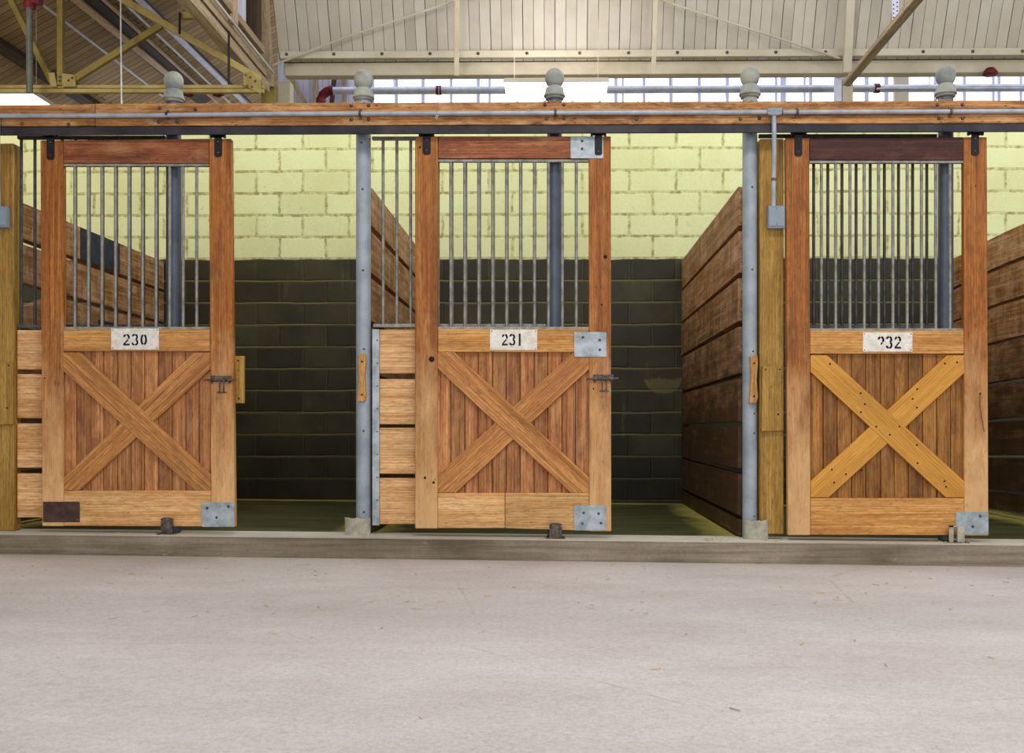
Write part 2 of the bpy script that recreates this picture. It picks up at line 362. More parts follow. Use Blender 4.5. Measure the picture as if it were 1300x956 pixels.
    def lathe(s, prof, c, seg=24, closed=False, axis='z'):
        """profile [(r, h)] turned about the z axis (or y axis) at c"""
        b = bmesh.new(); c = Vector(c); rings = []
        for r, h in prof:
            if r < 1e-6: rings.append([b.verts.new(c + (Vector((0, 0, h)) if axis == 'z' else Vector((0, h, 0))))]); continue
            ring = []
            for k in range(seg):
                a = k * 2 * PI / seg
                ring.append(b.verts.new(c + (Vector((r * math.cos(a), r * math.sin(a), h)) if axis == 'z' else Vector((r * math.cos(a), h, r * math.sin(a))))))
            rings.append(ring)
        pairs = list(zip(rings, rings[1:])) + ([(rings[-1], rings[0])] if closed else [])
        for A, B in pairs:
            for k in range(seg):
                a0, a1, b0, b1 = A[k % len(A)], A[(k + 1) % len(A)], B[k % len(B)], B[(k + 1) % len(B)]
                vs = [a0] + ([a1] if a1 is not a0 else []) + ([b1] if b1 is not b0 else []) + [b0]
                if len(vs) >= 3:
                    f = b.faces.new(vs); f.smooth = True
        bmesh.ops.recalc_face_normals(b, faces=b.faces[:])
        return s._add(b, (c, Vector((0, 0, 1)), Vector((1, 0, 0)), Vector((0, 1, 0))), True)
    def bolt(s, px, py, Y, r=.008, h=.006):
        c = P(px, py, Y)
        return s.lathe([(0, -h), (r * .7, -h), (r, -h * .4), (r, .002)], c, 10, axis='y')
    def build(s, name, mats, root=None, parent=None, label=None, org=None):
        o_ = Vector(org) if org is not None else (root.location if root else Vector((0, 0, 0)))
        me = bpy.data.meshes.new(name)
        for v in s.bm.verts: v.co -= o_
        s.bm.to_mesh(me); s.bm.free()
        for m in (mats if isinstance(mats, (list, tuple)) else [mats]): me.materials.append(M[m])
        o = bpy.data.objects.new(name, me); C.objects.link(o)
        if parent is not None: o.parent = parent
        elif root is not None: o.parent = root
        else: o.location = o_
        if label: o['label'] = label
        return o

def thing(name, label, cat, loc, group=None):
    o = bpy.data.objects.new(name, None); C.objects.link(o); o.location = loc; o.empty_display_size = .1
    o['label'] = label; o['category'] = cat
    o['kind'] = 'thing'
    if group: o['group'] = group
    return o
def tag(o, label, cat, group=None, kind=None):
    o['label'] = label; o['category'] = cat
    if group: o['group'] = group
    o['kind'] = kind or 'thing'
    return o
def struct(o, label=None):
    o['kind'] = 'structure'
    if label: o['label'] = label
    return o

# ------------------------------------------------------------------ the setting
YK = -0.16                                        # front of the kerb
zL, zR = P(0, 703.5, YK), P(1300, 720, YK)         # foot of the kerb
sl = (zR.z - zL.z) / (zR.x - zL.x)
zfl = lambda x: zL.z + sl * (x - zL.x)
tL, tR = P(0, 677.5, YK), P(1300, 691.5, YK)
st = (tR.z - tL.z) / (tR.x - tL.x)
ztop = lambda x: tL.z + st * (x - tL.x)

def sheet(name, mat, x0, x1, y0, y1, zf, thick=.05, n=16):
    m = MB(); b = bmesh.new(); rows = []
    for j in (0, 1):
        rows.append([b.verts.new((x0 + (x1 - x0) * i / n, (y0, y1)[j], zf(x0 + (x1 - x0) * i / n))) for i in range(n + 1)])
    for i in range(n): b.faces.new((rows[0][i], rows[0][i + 1], rows[1][i + 1], rows[1][i]))
    ex = bmesh.ops.extrude_face_region(b, geom=b.faces[:])
    for v in ex['geom']:
        if isinstance(v, bmesh.types.BMVert): v.co.z -= thick
    bmesh.ops.recalc_face_normals(b, faces=b.faces[:])
    m._add(b, (Vector((0, 0, 0)), Vector((1, 0, 0)), Vector((0, 1, 0)), Vector((0, 0, 1))))
    return struct(m.build(name, mat))

sheet('floor', 'floor', -11, 11, -11, YK + .02, zfl)
sheet('floor_stall', 'stall', -7, 7, .15, 6.6, lambda x: ztop(x) - .008)
# kerb: a long concrete block following the fall of the floor, with shallow tooled grooves in its top
m = MB()
xs = [-7 + i for i in range(15)]
for a, b_ in zip(xs, xs[1:]):
    t = bmesh.new(); vs = []
    for x in (a, b_):
        for (y, z) in ((YK, zfl(x) - .05), (YK, ztop(x) - .006), (YK + .006, ztop(x)), (.16, ztop(x)), (.16, zfl(x) - .05)): vs.append(t.verts.new((x, y, z)))
    for i in range(5): t.faces.new((vs[i], vs[(i + 1) % 5], vs[5 + (i + 1) % 5], vs[5 + i]))
    bmesh.ops.recalc_face_normals(t, faces=t.faces[:]); m._add(t, (Vector((0, 0, 0)), Vector((1, 0, 0)), Vector((0, 1, 0)), Vector((0, 0, 1))))
struct(m.build('trim_1', 'kerb'), 'worn concrete kerb running along the front of the stalls')

m = MB(); m.box((-7, Y_BACK, -.1), (7, Y_BACK + .2, 3.62), bev=0)
struct(m.build('wall_back', 'block'), 'concrete block wall painted yellow above and dark below')

# ------------------------------------------------------------------ posts
YP = .051; RP = .0465
def make_post(px, finial_y, mat, name_label, full, shoe=None, handle=None, bolts=()):
    x = P(px, 400, YP).x; zb = ztop(x)
    root = thing('pipe_post', name_label, 'post', (x, YP, zb), 'grey pipe posts with ball finials')
    zt = P(px, finial_y, YP).z - .136
    m = MB(); m.tube([(x, YP, zb), (x, YP, zt + .01)], RP, 28); m.build('pipe', mat, root)
    m = MB()
    c = P(px, finial_y, YP); R = .0605; z0 = c.z - .136
    col = [(.058, 0), (.058, .015), (.058, .0155), (.067, .016), (.0675, .0165), (.0675, .027), (.067, .0275), (.064, .029), (.0635, .03), (.0555, .069), (.055, .0705), (.045, .072), (.0445, .0725)]
    ball = [(R * math.sin(a), R * math.cos(a) * (1.22 if a > PI / 2 else 1)) for a in [PI * k / 20 for k in range(15, -1, -1)]]
    m.lathe([(0, 0)] + col + [(.043, .082)], (x, YP, z0), 32)
    o = m.build('finial_collar', 'finial', root)
    m = MB(); m.lathe(ball, (x, YP, c.z), 32); m.build('finial_ball', 'finial', root)
    for (bx, by) in bolts:
        m = MB(); m.bolt(bx, by, YP - RP * math.cos(math.asin(max(-.9, min(.9, (P(bx, by, YP).x - x) / RP)))), .007, .005); m.build('bolt', 'bolt', root)
    if shoe:
        x0, x1, y0 = shoe
        xc = P((x0 + x1) / 2, 660, YP).x; r = (P(x1, 660, YP).x - P(x0, 660, YP).x) / 2; h = P(px, y0, YP - .05).z - zb
        m = MB(); t = bmesh.new(); rows = []; N = 20
        for i in range(N + 1):
            a_ = PI + PI * i / N; jag = h + random.uniform(-.006, .004)
            co, si = math.cos(a_), math.sin(a_)
            rows.append([t.verts.new((xc + (r - q) * co, YP - RP - .008 + (.042 - q) * si, zb + z)) for q, z in ((0, 0), (0, jag), (.008, jag - .002), (.008, 0))])
        for A, B in zip(rows, rows[1:]):
            for j in range(4): t.faces.new((A[j], A[(j + 1) % 4], B[(j + 1) % 4], B[j]))
        t.faces.new(rows[0]); t.faces.new(rows[-1][::-1]); bmesh.ops.recalc_face_normals(t, faces=t.faces[:])
        m._add(t, (Vector((xc, 0, zb)), Vector((0, 0, 1)), Vector((1, 0, 0)), Vector((0, 1, 0))))
        m.build('base_shoe', 'shoe', root)
    if handle:
        x0, y0, x1, y1 = handle; yh = YP - RP - .03
        m = MB()
        xm = (x0 + x1) / 2
        m.prism([(x0, y0), (x1 - 1, y0 - 1), (x1, y0 + 9), (x1 - 2, (y0 + y1) / 2), (x1, y1 - 8), (x1 - 2, y1), (x0 - 1, y1), (x0 + 1, (y0 + y1) / 2)], yh, .036, PI / 2, .003)
        m.mi = 1
        for yy in (y0 + 9, y1 - 9): m.bolt(xm, yy, yh, .006, .004)
        m.build('pull_block', ['handle_wood', 'dark_hole'], root, label='weathered wooden pull block')
    return root
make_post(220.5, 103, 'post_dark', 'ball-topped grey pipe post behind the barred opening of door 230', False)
make_post(461.5, 101, 'post', 'bare grey pipe post between the first open stall and the planks beside door 231', True, (440, 472, 657), (454.5, 450, 464.5, 510),
          [(460.5, 240), (461, 343), (462, 443), (461.5, 547), (462, 650), (459, 181)])
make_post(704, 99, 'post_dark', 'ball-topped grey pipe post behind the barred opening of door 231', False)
make_post(952, 97, 'post', 'grey pipe post before the partition end, beside the jamb left of door 232', True, (942.5, 973, 660), (952.5, 452, 962.5, 512),
          [(955, 237.5), (955, 342), (956, 446), (957, 525), (957, 550), (957, 655)])
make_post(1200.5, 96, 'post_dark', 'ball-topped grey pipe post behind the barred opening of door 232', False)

# ------------------------------------------------------------------ header beam, track, conduit
YB = -.105
def beam(x0, x1, y0a, y0b, y1a, y1b, label, bolts):
    c = P((x0 + x1) / 2, y1a, YB)
    root = thing('header_beam', label, 'beam', c, 'wooden header beams over the doors')
    m = MB(); m.prism([(x0, y0a), (x1, y0b), (x1, y1b), (x0, y1a)], YB, .1, 0, .004); m.build('timber', 'beam', root)
    for bx, by in bolts:
        m = MB(); m.bolt(bx, by, YB, .011, .008); m.build('bolt', 'bolt', root)
    return root
beam(-330, 120, 136.7, 132, 162.2, 159.6, 'short left length of the orange wooden header beam, under the bright lamp', [(28, 157), (87, 157.5)])
beam(120.6, 1640, 131.5, 126.1, 160, 155.2, 'long orange wooden header beam running above doors 230, 231 and 232',
     [(202, 154.5), (225, 154), (248, 139), (203, 137), (446, 134), (446, 152), (468, 151), (468, 134), (694, 150.5), (716, 150), (692, 133), (716, 133), (808, 151), (940, 151), (964, 150), (1192, 150), (1222, 150), (1222, 133), (1190, 133)])
c = P(650, 168, YB)
root = thing('door_track', 'long dark steel sliding track fixed under the wooden header beam', 'track', c)
m = MB(); m.prism([(-330, 162.6), (1640, 155.8), (1640, 165.6), (-330, 173)], YB, .012, 0, .002)
a = P(-330, 161, YB); b_ = P(1640, 155.2, YB)
m.bar((a.x, YB + .055, a.z - .012), (b_.x, YB + .055, b_.z - .012), .1, .008)
m.prism([(-330, 168.5), (1640, 162.5), (1640, 166), (-330, 173)], YB + .095, .01, 0, .001)
m.build('rail', 'track', root)

YC = YB - .018
c0, c1 = P(-70, 147.5, YC), P(1390, 142, YC)
root = thing('conduit', 'thin grey electrical conduit strapped along the header beam with one drop', 'conduit', P(650, 145, YC))
cz = lambda px: P(px, 147.3 - px / 1300 * 4.6 - (1.4 if 200 < px else 0), YC)
m = MB(); m.tube([cz(p) for p in (-330, 100, 200, 350, 500, 650, 800, 973)], .0145, 12)
m.tube([cz(p) for p in (994, 1150, 1640)], .0145, 12); m.build('pipe', 'conduit', root)
m = MB(); m.prism([(974, 137.5), (993, 136.5), (993, 144.5), (988, 146), (979, 146), (974, 144.5)], YC - .02, .035, 0, .003); m.mi = 1
m.bolt(977, 141, YC - .02, .003, .002); m.bolt(990, 141, YC - .02, .003, .002)
m.build('tee_box', ['box_grey', 'bolt'], root)
m = MB(); q = [P(982.5, 145, YC), P(983, 200, YC + .04), P(982.5, 225, YC + .055), P(982, 262, YC + .06)]
q = [P(982.5, 144, YC), P(982.8, 172, YC), P(983, 190, YC + .03), P(982.3, 225, YC + .075), P(982, 263, YC + .078)]
m.tube(q, .0145, 12); m.build('drop_pipe', 'conduit', root)
for px in (212, 457, 705, 1012, 1207):
    w = cz(px); m = MB(); m.tube([w + Vector((-.008, 0, 0)), w + Vector((.008, 0, 0))], .0172, 12)
    m.box((w.x - .008, w.y + .008, w.z - .03), (w.x + .008, w.y + .0165, w.z + .03), 'z', .001); m.build('strap', 'bolt', root)
MB().tube([P(-3, 149, YC), P(-3, 176, YC), P(-3, 195, YC + .03), P(-3, 222, YC + .075), P(-2, 263, YC + .078)], .0145, 12).build('drop_pipe', 'conduit', root)
w = P(982.5, 228, YC + .076)
m = MB(); m.tube([w - Vector((0, 0, .008)), w + Vector((0, 0, .008))], .018, 12); m.build('strap', 'bolt', root)

def jamb(x0, x1, y0, y1, bx0, bx1, by0, by1, label, mats=('jamb',)):
    YJ = 0.0
    c = P((x0 + x1) / 2, y1, YJ); c.z = ztop(c.x)
    root = thing('wooden_jamb', label, 'post', c, 'wooden jamb posts beside the doors')
    m = MB(); m.rect(x0, y0, x1, y1, YJ, .09, PI / 2, .004); m.build('post_timber', 'jamb', root)
    m = MB(); m.prism([(bx0 + 1, by0), (bx1, by0 + 1), (bx1, by1 - 1), (bx0 - 1, by1)], YJ - .028, .03, PI / 2, .004); m.mi = 1
    m.bolt(bx0 + 5, by0 + 5, YJ - .028, .005, .003); m.bolt(bx1 - 5, by0 + 5, YJ - .028, .005, .003); m.bolt(bx1 - 7, by1 - 22, YJ - .028, .006, .004)
    m.build('stop_block', ['jamb', 'dark_hole'], root)
jamb(964.5, 995, 176, 678, 967, 995, 464, 548, 'olive brown wooden jamb between the grey pipe post and door 232')
jamb(-14, 17.5, 182, 674, -8, 16, 459, 540, 'wooden jamb at the far left edge, left of the planks beside door 230')
def switch_box(x0, y0, x1, y1, label):
    c = P((x0 + x1) / 2, y1, -.055)
    root = thing('switch_box', label, 'electrical box', c, 'grey switch boxes on the wooden jambs')
    m = MB(); m.rect(x0, y0, x1, y1, -.05, .05, PI / 2, .003); m.build('box_body', 'box_grey', root)
    m = MB(); m.rect(x0 + .8, y0 + .8, x1 - .8, y1 - 2.6, -.056, .006, PI / 2, .002); m.mi = 1
    m.bolt((x0 + x1) / 2, y0 + 3, -.056, .003, .002); m.bolt((x0 + x1) / 2, y1 - 5, -.056, .003, .002)
    m.build('cover', ['box_grey', 'bolt'], root)
switch_box(975.5, 261, 997, 289.5, 'small grey switch box on the wooden jamb left of door 232')
switch_box(-13, 262, 8, 288.5, 'small grey switch box cut by the left picture edge, beside door 230')
# ------------------------------------------------------------------ fixed plank fronts with bars
YF = .03
def stall_front(x0, x1, rows, bars, ytop, ybot, label, barmat, angle=None, tl=None):
    c = P((x0 + x1) / 2, rows[-1][1], YF)
    root = thing('stall_screen', label, 'stall front panel', c, 'fixed plank and bar stall fronts')
    for (a, b_) in rows:
        m = MB(); m.prism([(x0, a), (x1, a + .4), (x1, b_ + .3), (x0, b_)], YF, .045, 0, .004); m.build('plank', 'front_plank', root)
    tx0, tx1 = tl or (x0 - 8, x1)
    m = MB(); m.rect(tx0, ytop, tx1, ytop + 4.2, YF + .006, .03, 0, .002); m.build('top_bar', barmat, root)
    m = MB(); m.rect(x0 - (8 if angle else 0), ybot - 3, x1, ybot + 1.5, YF + .006, .03, 0, .002); m.build('bottom_bar', barmat, root)
    first = None; zt = P(x0, ytop + 2, YF).z; zb = P(x0, ybot, YF).z
    for k, px in enumerate(bars):
        p = P(px, 300, YF + .02)
        if first is None:
            m = MB(); m.tube([(p.x, p.y, zb), (p.x, p.y, zt)], .0098, 10); first = m.build('bar', barmat, root); x_0 = p.x
        else:
            o = first.copy(); C.objects.link(o); o.parent = root; o.location = (p.x - x_0, 0, 0)
    if angle:
        m = MB(); m.rect(angle[0], angle[1], angle[2], angle[3], YF - .012, .012, PI / 2, .001)
        m.mi = 1
        for by in range(int(angle[1]) + 14, int(angle[3]) - 4, 29): m.bolt((angle[0] + angle[2]) / 2 + 2, by, YF - .012, .005, .003)
        m.build('steel_angle', ['galv', 'bolt'], root)
    return root
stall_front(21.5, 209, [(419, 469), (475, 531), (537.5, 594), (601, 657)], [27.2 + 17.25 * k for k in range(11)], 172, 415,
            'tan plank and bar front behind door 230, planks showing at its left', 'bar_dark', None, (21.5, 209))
stall_front(481.5, 693.5, [(418.5, 474), (481, 538.5), (543, 601.5), (607, 665.5)], [486.4 + 17.5 * k for k in range(12)], 173, 414,
            'tan plank and bar front behind door 231, planks showing beside the pipe post', 'bar', (472.5, 418, 481.5, 667), (472, 693.5))
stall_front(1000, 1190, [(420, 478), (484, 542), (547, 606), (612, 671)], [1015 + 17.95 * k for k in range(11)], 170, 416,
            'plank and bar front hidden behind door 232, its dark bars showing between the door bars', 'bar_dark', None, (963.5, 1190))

# ------------------------------------------------------------------ sliding doors
YD = -.06
def digit(m, ch, o, w, h, Y):
    def st(pts, wd=.15 * h):
        for (ax, az), (bx, bz) in zip(pts, pts[1:]):
            p0 = Vector((o.x + ax * w, Y, o.z + az * h)); p1 = Vector((o.x + bx * w, Y, o.z + bz * h))
            e = (p1 - p0).normalized() * wd * .18
            m.bar(p0 - e, p1 + e, .0016, wd, up=Vector((0, 0, 1)) if abs(p1.z - p0.z) < abs(p1.x - p0.x) * 3 else Vector((1, 0, 0)), bev=0)
    def arc(cx, cz, rx, rz, a0, a1, n=7):
        return [(cx + rx * math.cos(math.radians(a0 + (a1 - a0) * i / n)), cz + rz * math.sin(math.radians(a0 + (a1 - a0) * i / n))) for i in range(n + 1)]
    if ch == '2':
        st(arc(.5, .7, .36, .24, 165, 115, 3)); st(arc(.5, .7, .36, .24, 75, -20)); st([(.74, .5), (.2, .16)], .12 * h); st([(.08, .07), (.92, .07)], .16 * h)
    if ch == '2x':   # lower half worn away
        st(arc(.5, .7, .36, .24, 165, 115, 3)); st(arc(.5, .7, .36, .24, 75, -35)); st([(.7, .48), (.52, .36)], .12 * h)
    if ch == '3':
        st(arc(.46, .74, .34, .2, 160, 100, 3)); st(arc(.46, .74, .34, .2, 70, -60)); st(arc(.46, .28, .38, .24, 60, -75)); st(arc(.46, .28, .38, .24, -105, -160, 3))
    if ch == '0':
        st(arc(.5, .5, .34, .42, 110, 250, 9), .16 * h); st(arc(.5, .5, .34, .42, 70, -70, 9), .16 * h)
    if ch == '1':
        st([(.45, 0), (.45, 1)], .17 * h)

def door(num, q, label, mats, xs_bar, seams, plates, plate_no, digits, ink, brace_a, brace_b, hangers, extra):
    """q: (xl0, xl1, xr0, xr1) stile edges at the top, the same at the foot, and the rail heights"""
    T, B, y = q
    xl0, xl1, xr0, xr1 = T; bl0, bl1, br0, br1 = B
    ytl, ytr, ybl, ybr, r1, g0, m0, m1, b0 = y
    c = P((bl0 + br1) / 2, (ybl + ybr) / 2, YD); c.y += .022
    root = thing('sliding_door', label, 'stall door', c, 'sliding stall doors')
    lerp = lambda a, b_, yy: a + (b_ - a) * (yy - ytl) / (ybl - ytl)
    L = lambda yy: lerp(xl1, bl1, yy); R = lambda yy: lerp(xr0, br0, yy)
    tk = .046
    s = MB(); s.prism([(xl0, ytl), (xl1, ytl), (bl1, ybl), (bl0, ybl)], YD, tk, PI / 2, .004)
    s.mi = 1
    for (bx, by, r) in extra.get('knots', []): s.lathe([(0, -.0012), (r, -.0012), (r, .002)], P(bx, by, YD), 12, axis='y')
    s.build('stile', [mats['stile'], 'dark_hole'], root)
    s = MB(); s.prism([(xr0, ytr), (xr1, ytr), (br1, ybr), (br0, ybr)], YD, tk, PI / 2, .004)
    s.mi = 1
    for (bx, by, r) in extra.get('knots_r', []): s.lathe([(0, -.0012), (r, -.0012), (r, .002)], P(bx, by, YD), 12, axis='y')
    s.build('stile', [mats['stile'], 'dark_hole'], root)
    e = .35
    MB().prism([(L(ytl) + e, ytl), (R(ytr) - e, ytr), (R(r1) - e, r1), (L(r1) + e, r1)], YD + .001, tk - .004, 0, .003).build('top_rail', mats['top'], root, label=mats.get('top_label'))
    MB().prism([(L(m0) + e, m0), (R(m0) - e, m0), (R(m1) - e, m1), (L(m1) + e, m1)], YD + .001, tk - .004, 0, .003).build('mid_rail', mats['mid'], root)
    lo = MB()
    if 'seam' in extra:
        sx = extra['seam']
        lo.prism([(L(b0) + e, b0), (sx - .3, b0), (sx - .3, ybl - .5), (L(ybl) + e, ybl - .5)], YD + .001, tk - .004, 0, .003)
        lo.prism([(sx + .3, b0), (R(b0) - e, b0), (R(ybr) - e, ybr - .5), (sx + .3, ybl - .5)], YD + .001, tk - .004, 0, .003)
    else: lo.prism([(L(b0) + e, b0), (R(b0) - e, b0), (R(ybr) - e, ybr - .5), (L(ybl) + e, ybl - .5)], YD + .001, tk - .004, 0, .003)
    lo.build('bottom_rail', mats['low'], root)
    # grille
    m = MB(); m.rect(L(g0), g0 - 3.2, R(g0), g0, YD + .008, .026, 0, .001); m.build('grille_strip', 'bar', root)
    m = MB(); m.rect(L(m0), m0 - 3.2, R(m0), m0 + .4, YD + .008, .026, 0, .001); m.build('grille_strip', 'bar', root)
    first = None; zt = P(xl0, g0 - 1, YD + .02).z; zb = P(xl0, m0 - 1, YD + .02).z
    for px in xs_bar:
        p = P(px, 300, YD + .022)
        if first is None:
            m = MB(); m.tube([(p.x, p.y, zb), (p.x, p.y, zt)], .0098, 12); first = m.build('bar', 'bar', root); x_0 = p.x
        else:
            o = first.copy(); C.objects.link(o); o.parent = root; o.location = (p.x - x_0, 0, 0)
    # planks of the lower panel, one mesh
    m = MB(); ed = [L(500) - 1] + list(seams) + [R(500) + 1]
    for a, b_ in zip(ed, ed[1:]): m.prism([(a + .35, m1 - 1), (b_ - .35, m1 - 1), (b_ - .35, b0 + 1), (a + .35, b0 + 1)], YD + .026, .014, PI / 2, .0025)
    m.build('plank_panel', mats['plank'], root)
    for k, poly in enumerate((brace_a, brace_b)):
        p0, p1 = (poly[0], poly[3]) if k == 0 else (poly[1], poly[4])
        a = P(*p0, YD); b_ = P(*p1, YD); ang = math.atan2(b_.z - a.z, b_.x - a.x)
        m = MB(); m.prism(poly, YD + .001 + .0025 * k, .0245 - .0025 * k, ang, .0025)
        m.mi = 1
        for (bx, by) in extra.get('brace_knots', ([], []))[k]: m.lathe([(0, -.001), (.006, -.001), (.006, .002)], P(bx, by, YD + .001 + .0025 * k), 10, axis='y')
        m.build('brace', [mats['brace'], 'dark_hole'], root)
    # number plate
    x0, y0, x1, y1 = plate_no
    m = MB(); m.rect(x0, y0, x1, y1, YD - .004, .005, 0, .0008); npl = m.build('number_plate', 'plate_white', root, label='white plate with stencilled number ' + num)
    m = MB(); h = abs(P(0, digits[3], YD).z - P(0, digits[1], YD).z); n = len(digits[4]); wpx = (digits[2] - digits[0]) / n
    for i, ch in enumerate(digits[4]):
        o = P(digits[0] + i * wpx, digits[3], YD - .0046); w = P(digits[0] + (i + 1) * wpx, 0, YD).x - P(digits[0] + i * wpx, 0, YD).x
        digit(m, ch, o + Vector((w * .1, 0, 0)), w * .8, h, YD - .0046)
    m.build('number', ink, root, parent=npl)
    m = MB()
    for bx in (x0 + 2, x1 - 2):
        for by in (y0 + 2, y1 - 2): m.bolt(bx, by, YD - .004, .0035, .0016)
    m.build('nail', 'bolt', root, parent=npl)
    for pl in plates:
        (x0, y0, x1, y1), mt, bl, lab = pl
        m = MB(); m.prism([(x0, y0), (x1 - 1.5, y0), (x1, y0 + 1.5), (x1, y1), (x0 + 1, y1), (x0, y1 - 1)], YD - .004, .0045, 0, .0008); pr = m.build('corner_plate', mt, root, label=lab)
        for bx, by in bl:
            m = MB(); m.bolt(bx, by, YD - .004, .008, .006); m.build('bolt', 'bolt', root, parent=pr)
    for (x0, y0, x1, y1) in hangers:
        m = MB(); xm = (x0 + x1) / 2
        m.prism([(x0, y0), (x1, y0), (x1, y1 - 2), (x1 - 2, y1), (x0 + 2, y1), (x0, y1 - 2)], YD - .007, .008, PI / 2, .001)
        a = P(xm, y0, YD + .02); zt_ = P(xm, 167.5, YD).z
        m.bar((a.x, YD - .001, a.z - .01), (a.x, YD + .014, zt_), P(x1, 0, YD).x - P(x0, 0, YD).x, .008, up=Vector((0, 1, 0)))
        hg = m.build('hanger', 'black_iron', root)
        m = MB(); w = P(xm, y0 - 1.5, YD + .012); m.tube([w + Vector((-.044, 0, 0)), w + Vector((.044, 0, 0))], .008, 10)
        for sx in (-.042, .042): m.tube([w + Vector((sx - .006, 0, 0)), w + Vector((sx + .006, 0, 0))], .013, 10)
        m.build('roller', 'black_iron', root, parent=hg)
        m = MB()
        for by in (y0 + 5, y1 - 5): m.bolt(xm, by, YD - .007, .007, .005)
        m.build('bolt', 'bolt', root, parent=hg)
    if 'latch' in extra:
        x0, yy, x1 = extra['latch']; xm = x0 + (x1 - x0) * .55
        m = MB(); m.rect(x0 + 8, yy - 5, x1 - 6, yy + 3, YD - .003, .0035, 0, .0006)
        m.tube([P(x0, yy + .5, YD - .014), P(x1, yy, YD - .014)], .006, 10)
        for bx in (x0 + 10, x1 - 9): m.tube([P(bx - 2, yy + .3, YD - .012), P(bx + 2, yy + .3, YD - .012)], .0105, 10)
        lt = m.build('latch', 'bolt', root)
        m = MB(); m.tube([P(xm - 2.6, yy, YD - .016), P(xm - 2.6, yy + 15, YD - .03)], .0045, 8); m.tube([P(xm + 2.6, yy, YD - .016), P(xm + 2.6, yy + 15, YD - .03)], .0045, 8)
        m.tube([P(xm - 6, yy + 16, YD - .028), P(xm + 6, yy + 16, YD - .028)], .0045, 8); m.build('latch_handle', 'bolt', root, parent=lt)
        m = MB()
        for bx in (x0 + 10, x1 - 9):
            for by in (yy - 4, yy + 4): m.bolt(bx, by, YD - .003, .006, .006)
        m.build('latch_bolt', 'bolt', root, parent=lt)
    if 'block' in extra:
        x0, y0, x1, y1 = extra['block']
        m = MB(); m.rect(x0, y0, x1, y1, YD + .047, .03, PI / 2, .003); m.mi = 1
        m.bolt(x1 - 7, y0 + 6, YD + .047, .006, .003); m.bolt(x1 - 6, y1 - 6, YD + .047, .006, .003); m.bolt(x1 - 7, y0 + 18, YD + .047, .004, .003)
        m.build('stop_block', ['jamb', 'dark_hole'], root)
    if 'wire' in extra:
        m = MB(); m.tube([P(x, yy, YD - .006) for x, yy in extra['wire']], .002, 6); m.bolt(*extra['wire'][0], YD, .007, .008); m.build('wire_hook', 'bolt', root)
    return root

door('230', ((51, 80, 265, 293.5), (53.5, 80.5, 268, 298), (178, 176, 668, 669, 207, 211, 418, 446, 623)),
     'left sliding stall door numbered 230, orange wood with a cross brace and vertical bars',
     dict(stile='stile', top='rail_red', mid='rail', low='rail_pale', plank='plank', brace='brace', top_label='red varnished top rail'),
     [95.2 + 17.17 * k for k in range(10)], [97, 115.5, 131.5, 149, 166.3, 183.4, 200.8, 218.2, 236, 252.7],
     [((256, 638, 297, 669), 'galv', [(275, 657), (263, 645), (290, 643)], 'galvanised corner plate'), ((54.5, 637, 101, 663), 'rust_plate', [(58, 640), (98, 660)], 'dark brown plate')],
     (141, 417, 201.5, 444), (155, 424, 188, 438.5, ['2', '3', '0']), 'ink_navy',
     [(80, 447.5), (102, 447.5), (267.5, 602.5), (267.5, 623), (247.7, 623), (80, 471)],
     [(246, 447.5), (266.7, 447.5), (266.7, 468.6), (100.4, 622.6), (80.3, 622.6), (80.3, 607)],
     [(59, 175.5, 68.5, 202.5), (272, 174.5, 281.5, 199)],
     dict(latch=(259, 482, 300), block=(290, 452, 309.5, 512), knots=[(57, 480, .005)]))
door('231', ((527, 556, 747.5, 775.5), (527, 555.5, 748, 776), (173, 173, 671, 674.5, 201, 205.5, 418, 447, 626)),
     'middle sliding stall door numbered 231, orange wood with three galvanised plates',
     dict(stile='stile', top='rail_red', mid='rail', low='rail_pale', plank='plank', brace='brace', top_label='red varnished top rail'),
     [572.3 + 17.7 * k for k in range(10)], [572.3, 590, 607, 625, 642.6, 660.3, 678, 695.5, 713.2, 730.6],
     [((724.3, 173.5, 766, 201), 'galv', [(739, 179), (739, 189)], 'galvanised plate on the top corner'), ((729, 421.5, 770, 453), 'galv', [(740, 428), (761.5, 431.5), (761.5, 444)], 'galvanised plate on the middle rail'),
      ((728.7, 641.5, 770, 673.5), 'galv', [(741, 651), (760, 652), (739, 664.5), (763, 664)], 'galvanised plate on the bottom corner')],
     (622, 418.5, 682, 444.5), (636, 424, 665, 438.5, ['2', '3', '1']), 'ink_black',
     [(555.7, 447), (577.3, 447), (747.6, 606), (747.6, 626), (724.6, 626), (555.7, 468.6)],
     [(728, 447.5), (748, 447.5), (748, 468.6), (579, 625.5), (556, 625.5), (556, 602.5)],
     [(536.5, 173, 546.5, 196), (755, 172, 764.5, 197)],
     dict(latch=(745, 480.5, 785), seam=641, knots=[(548, 456, .018), (539.5, 606.5, .008), (550.5, 612.5, .008), (533, 187, .007)], knots_r=[(768.5, 326, .012), (764, 387, .006), (753.5, 493.5, .005)]))
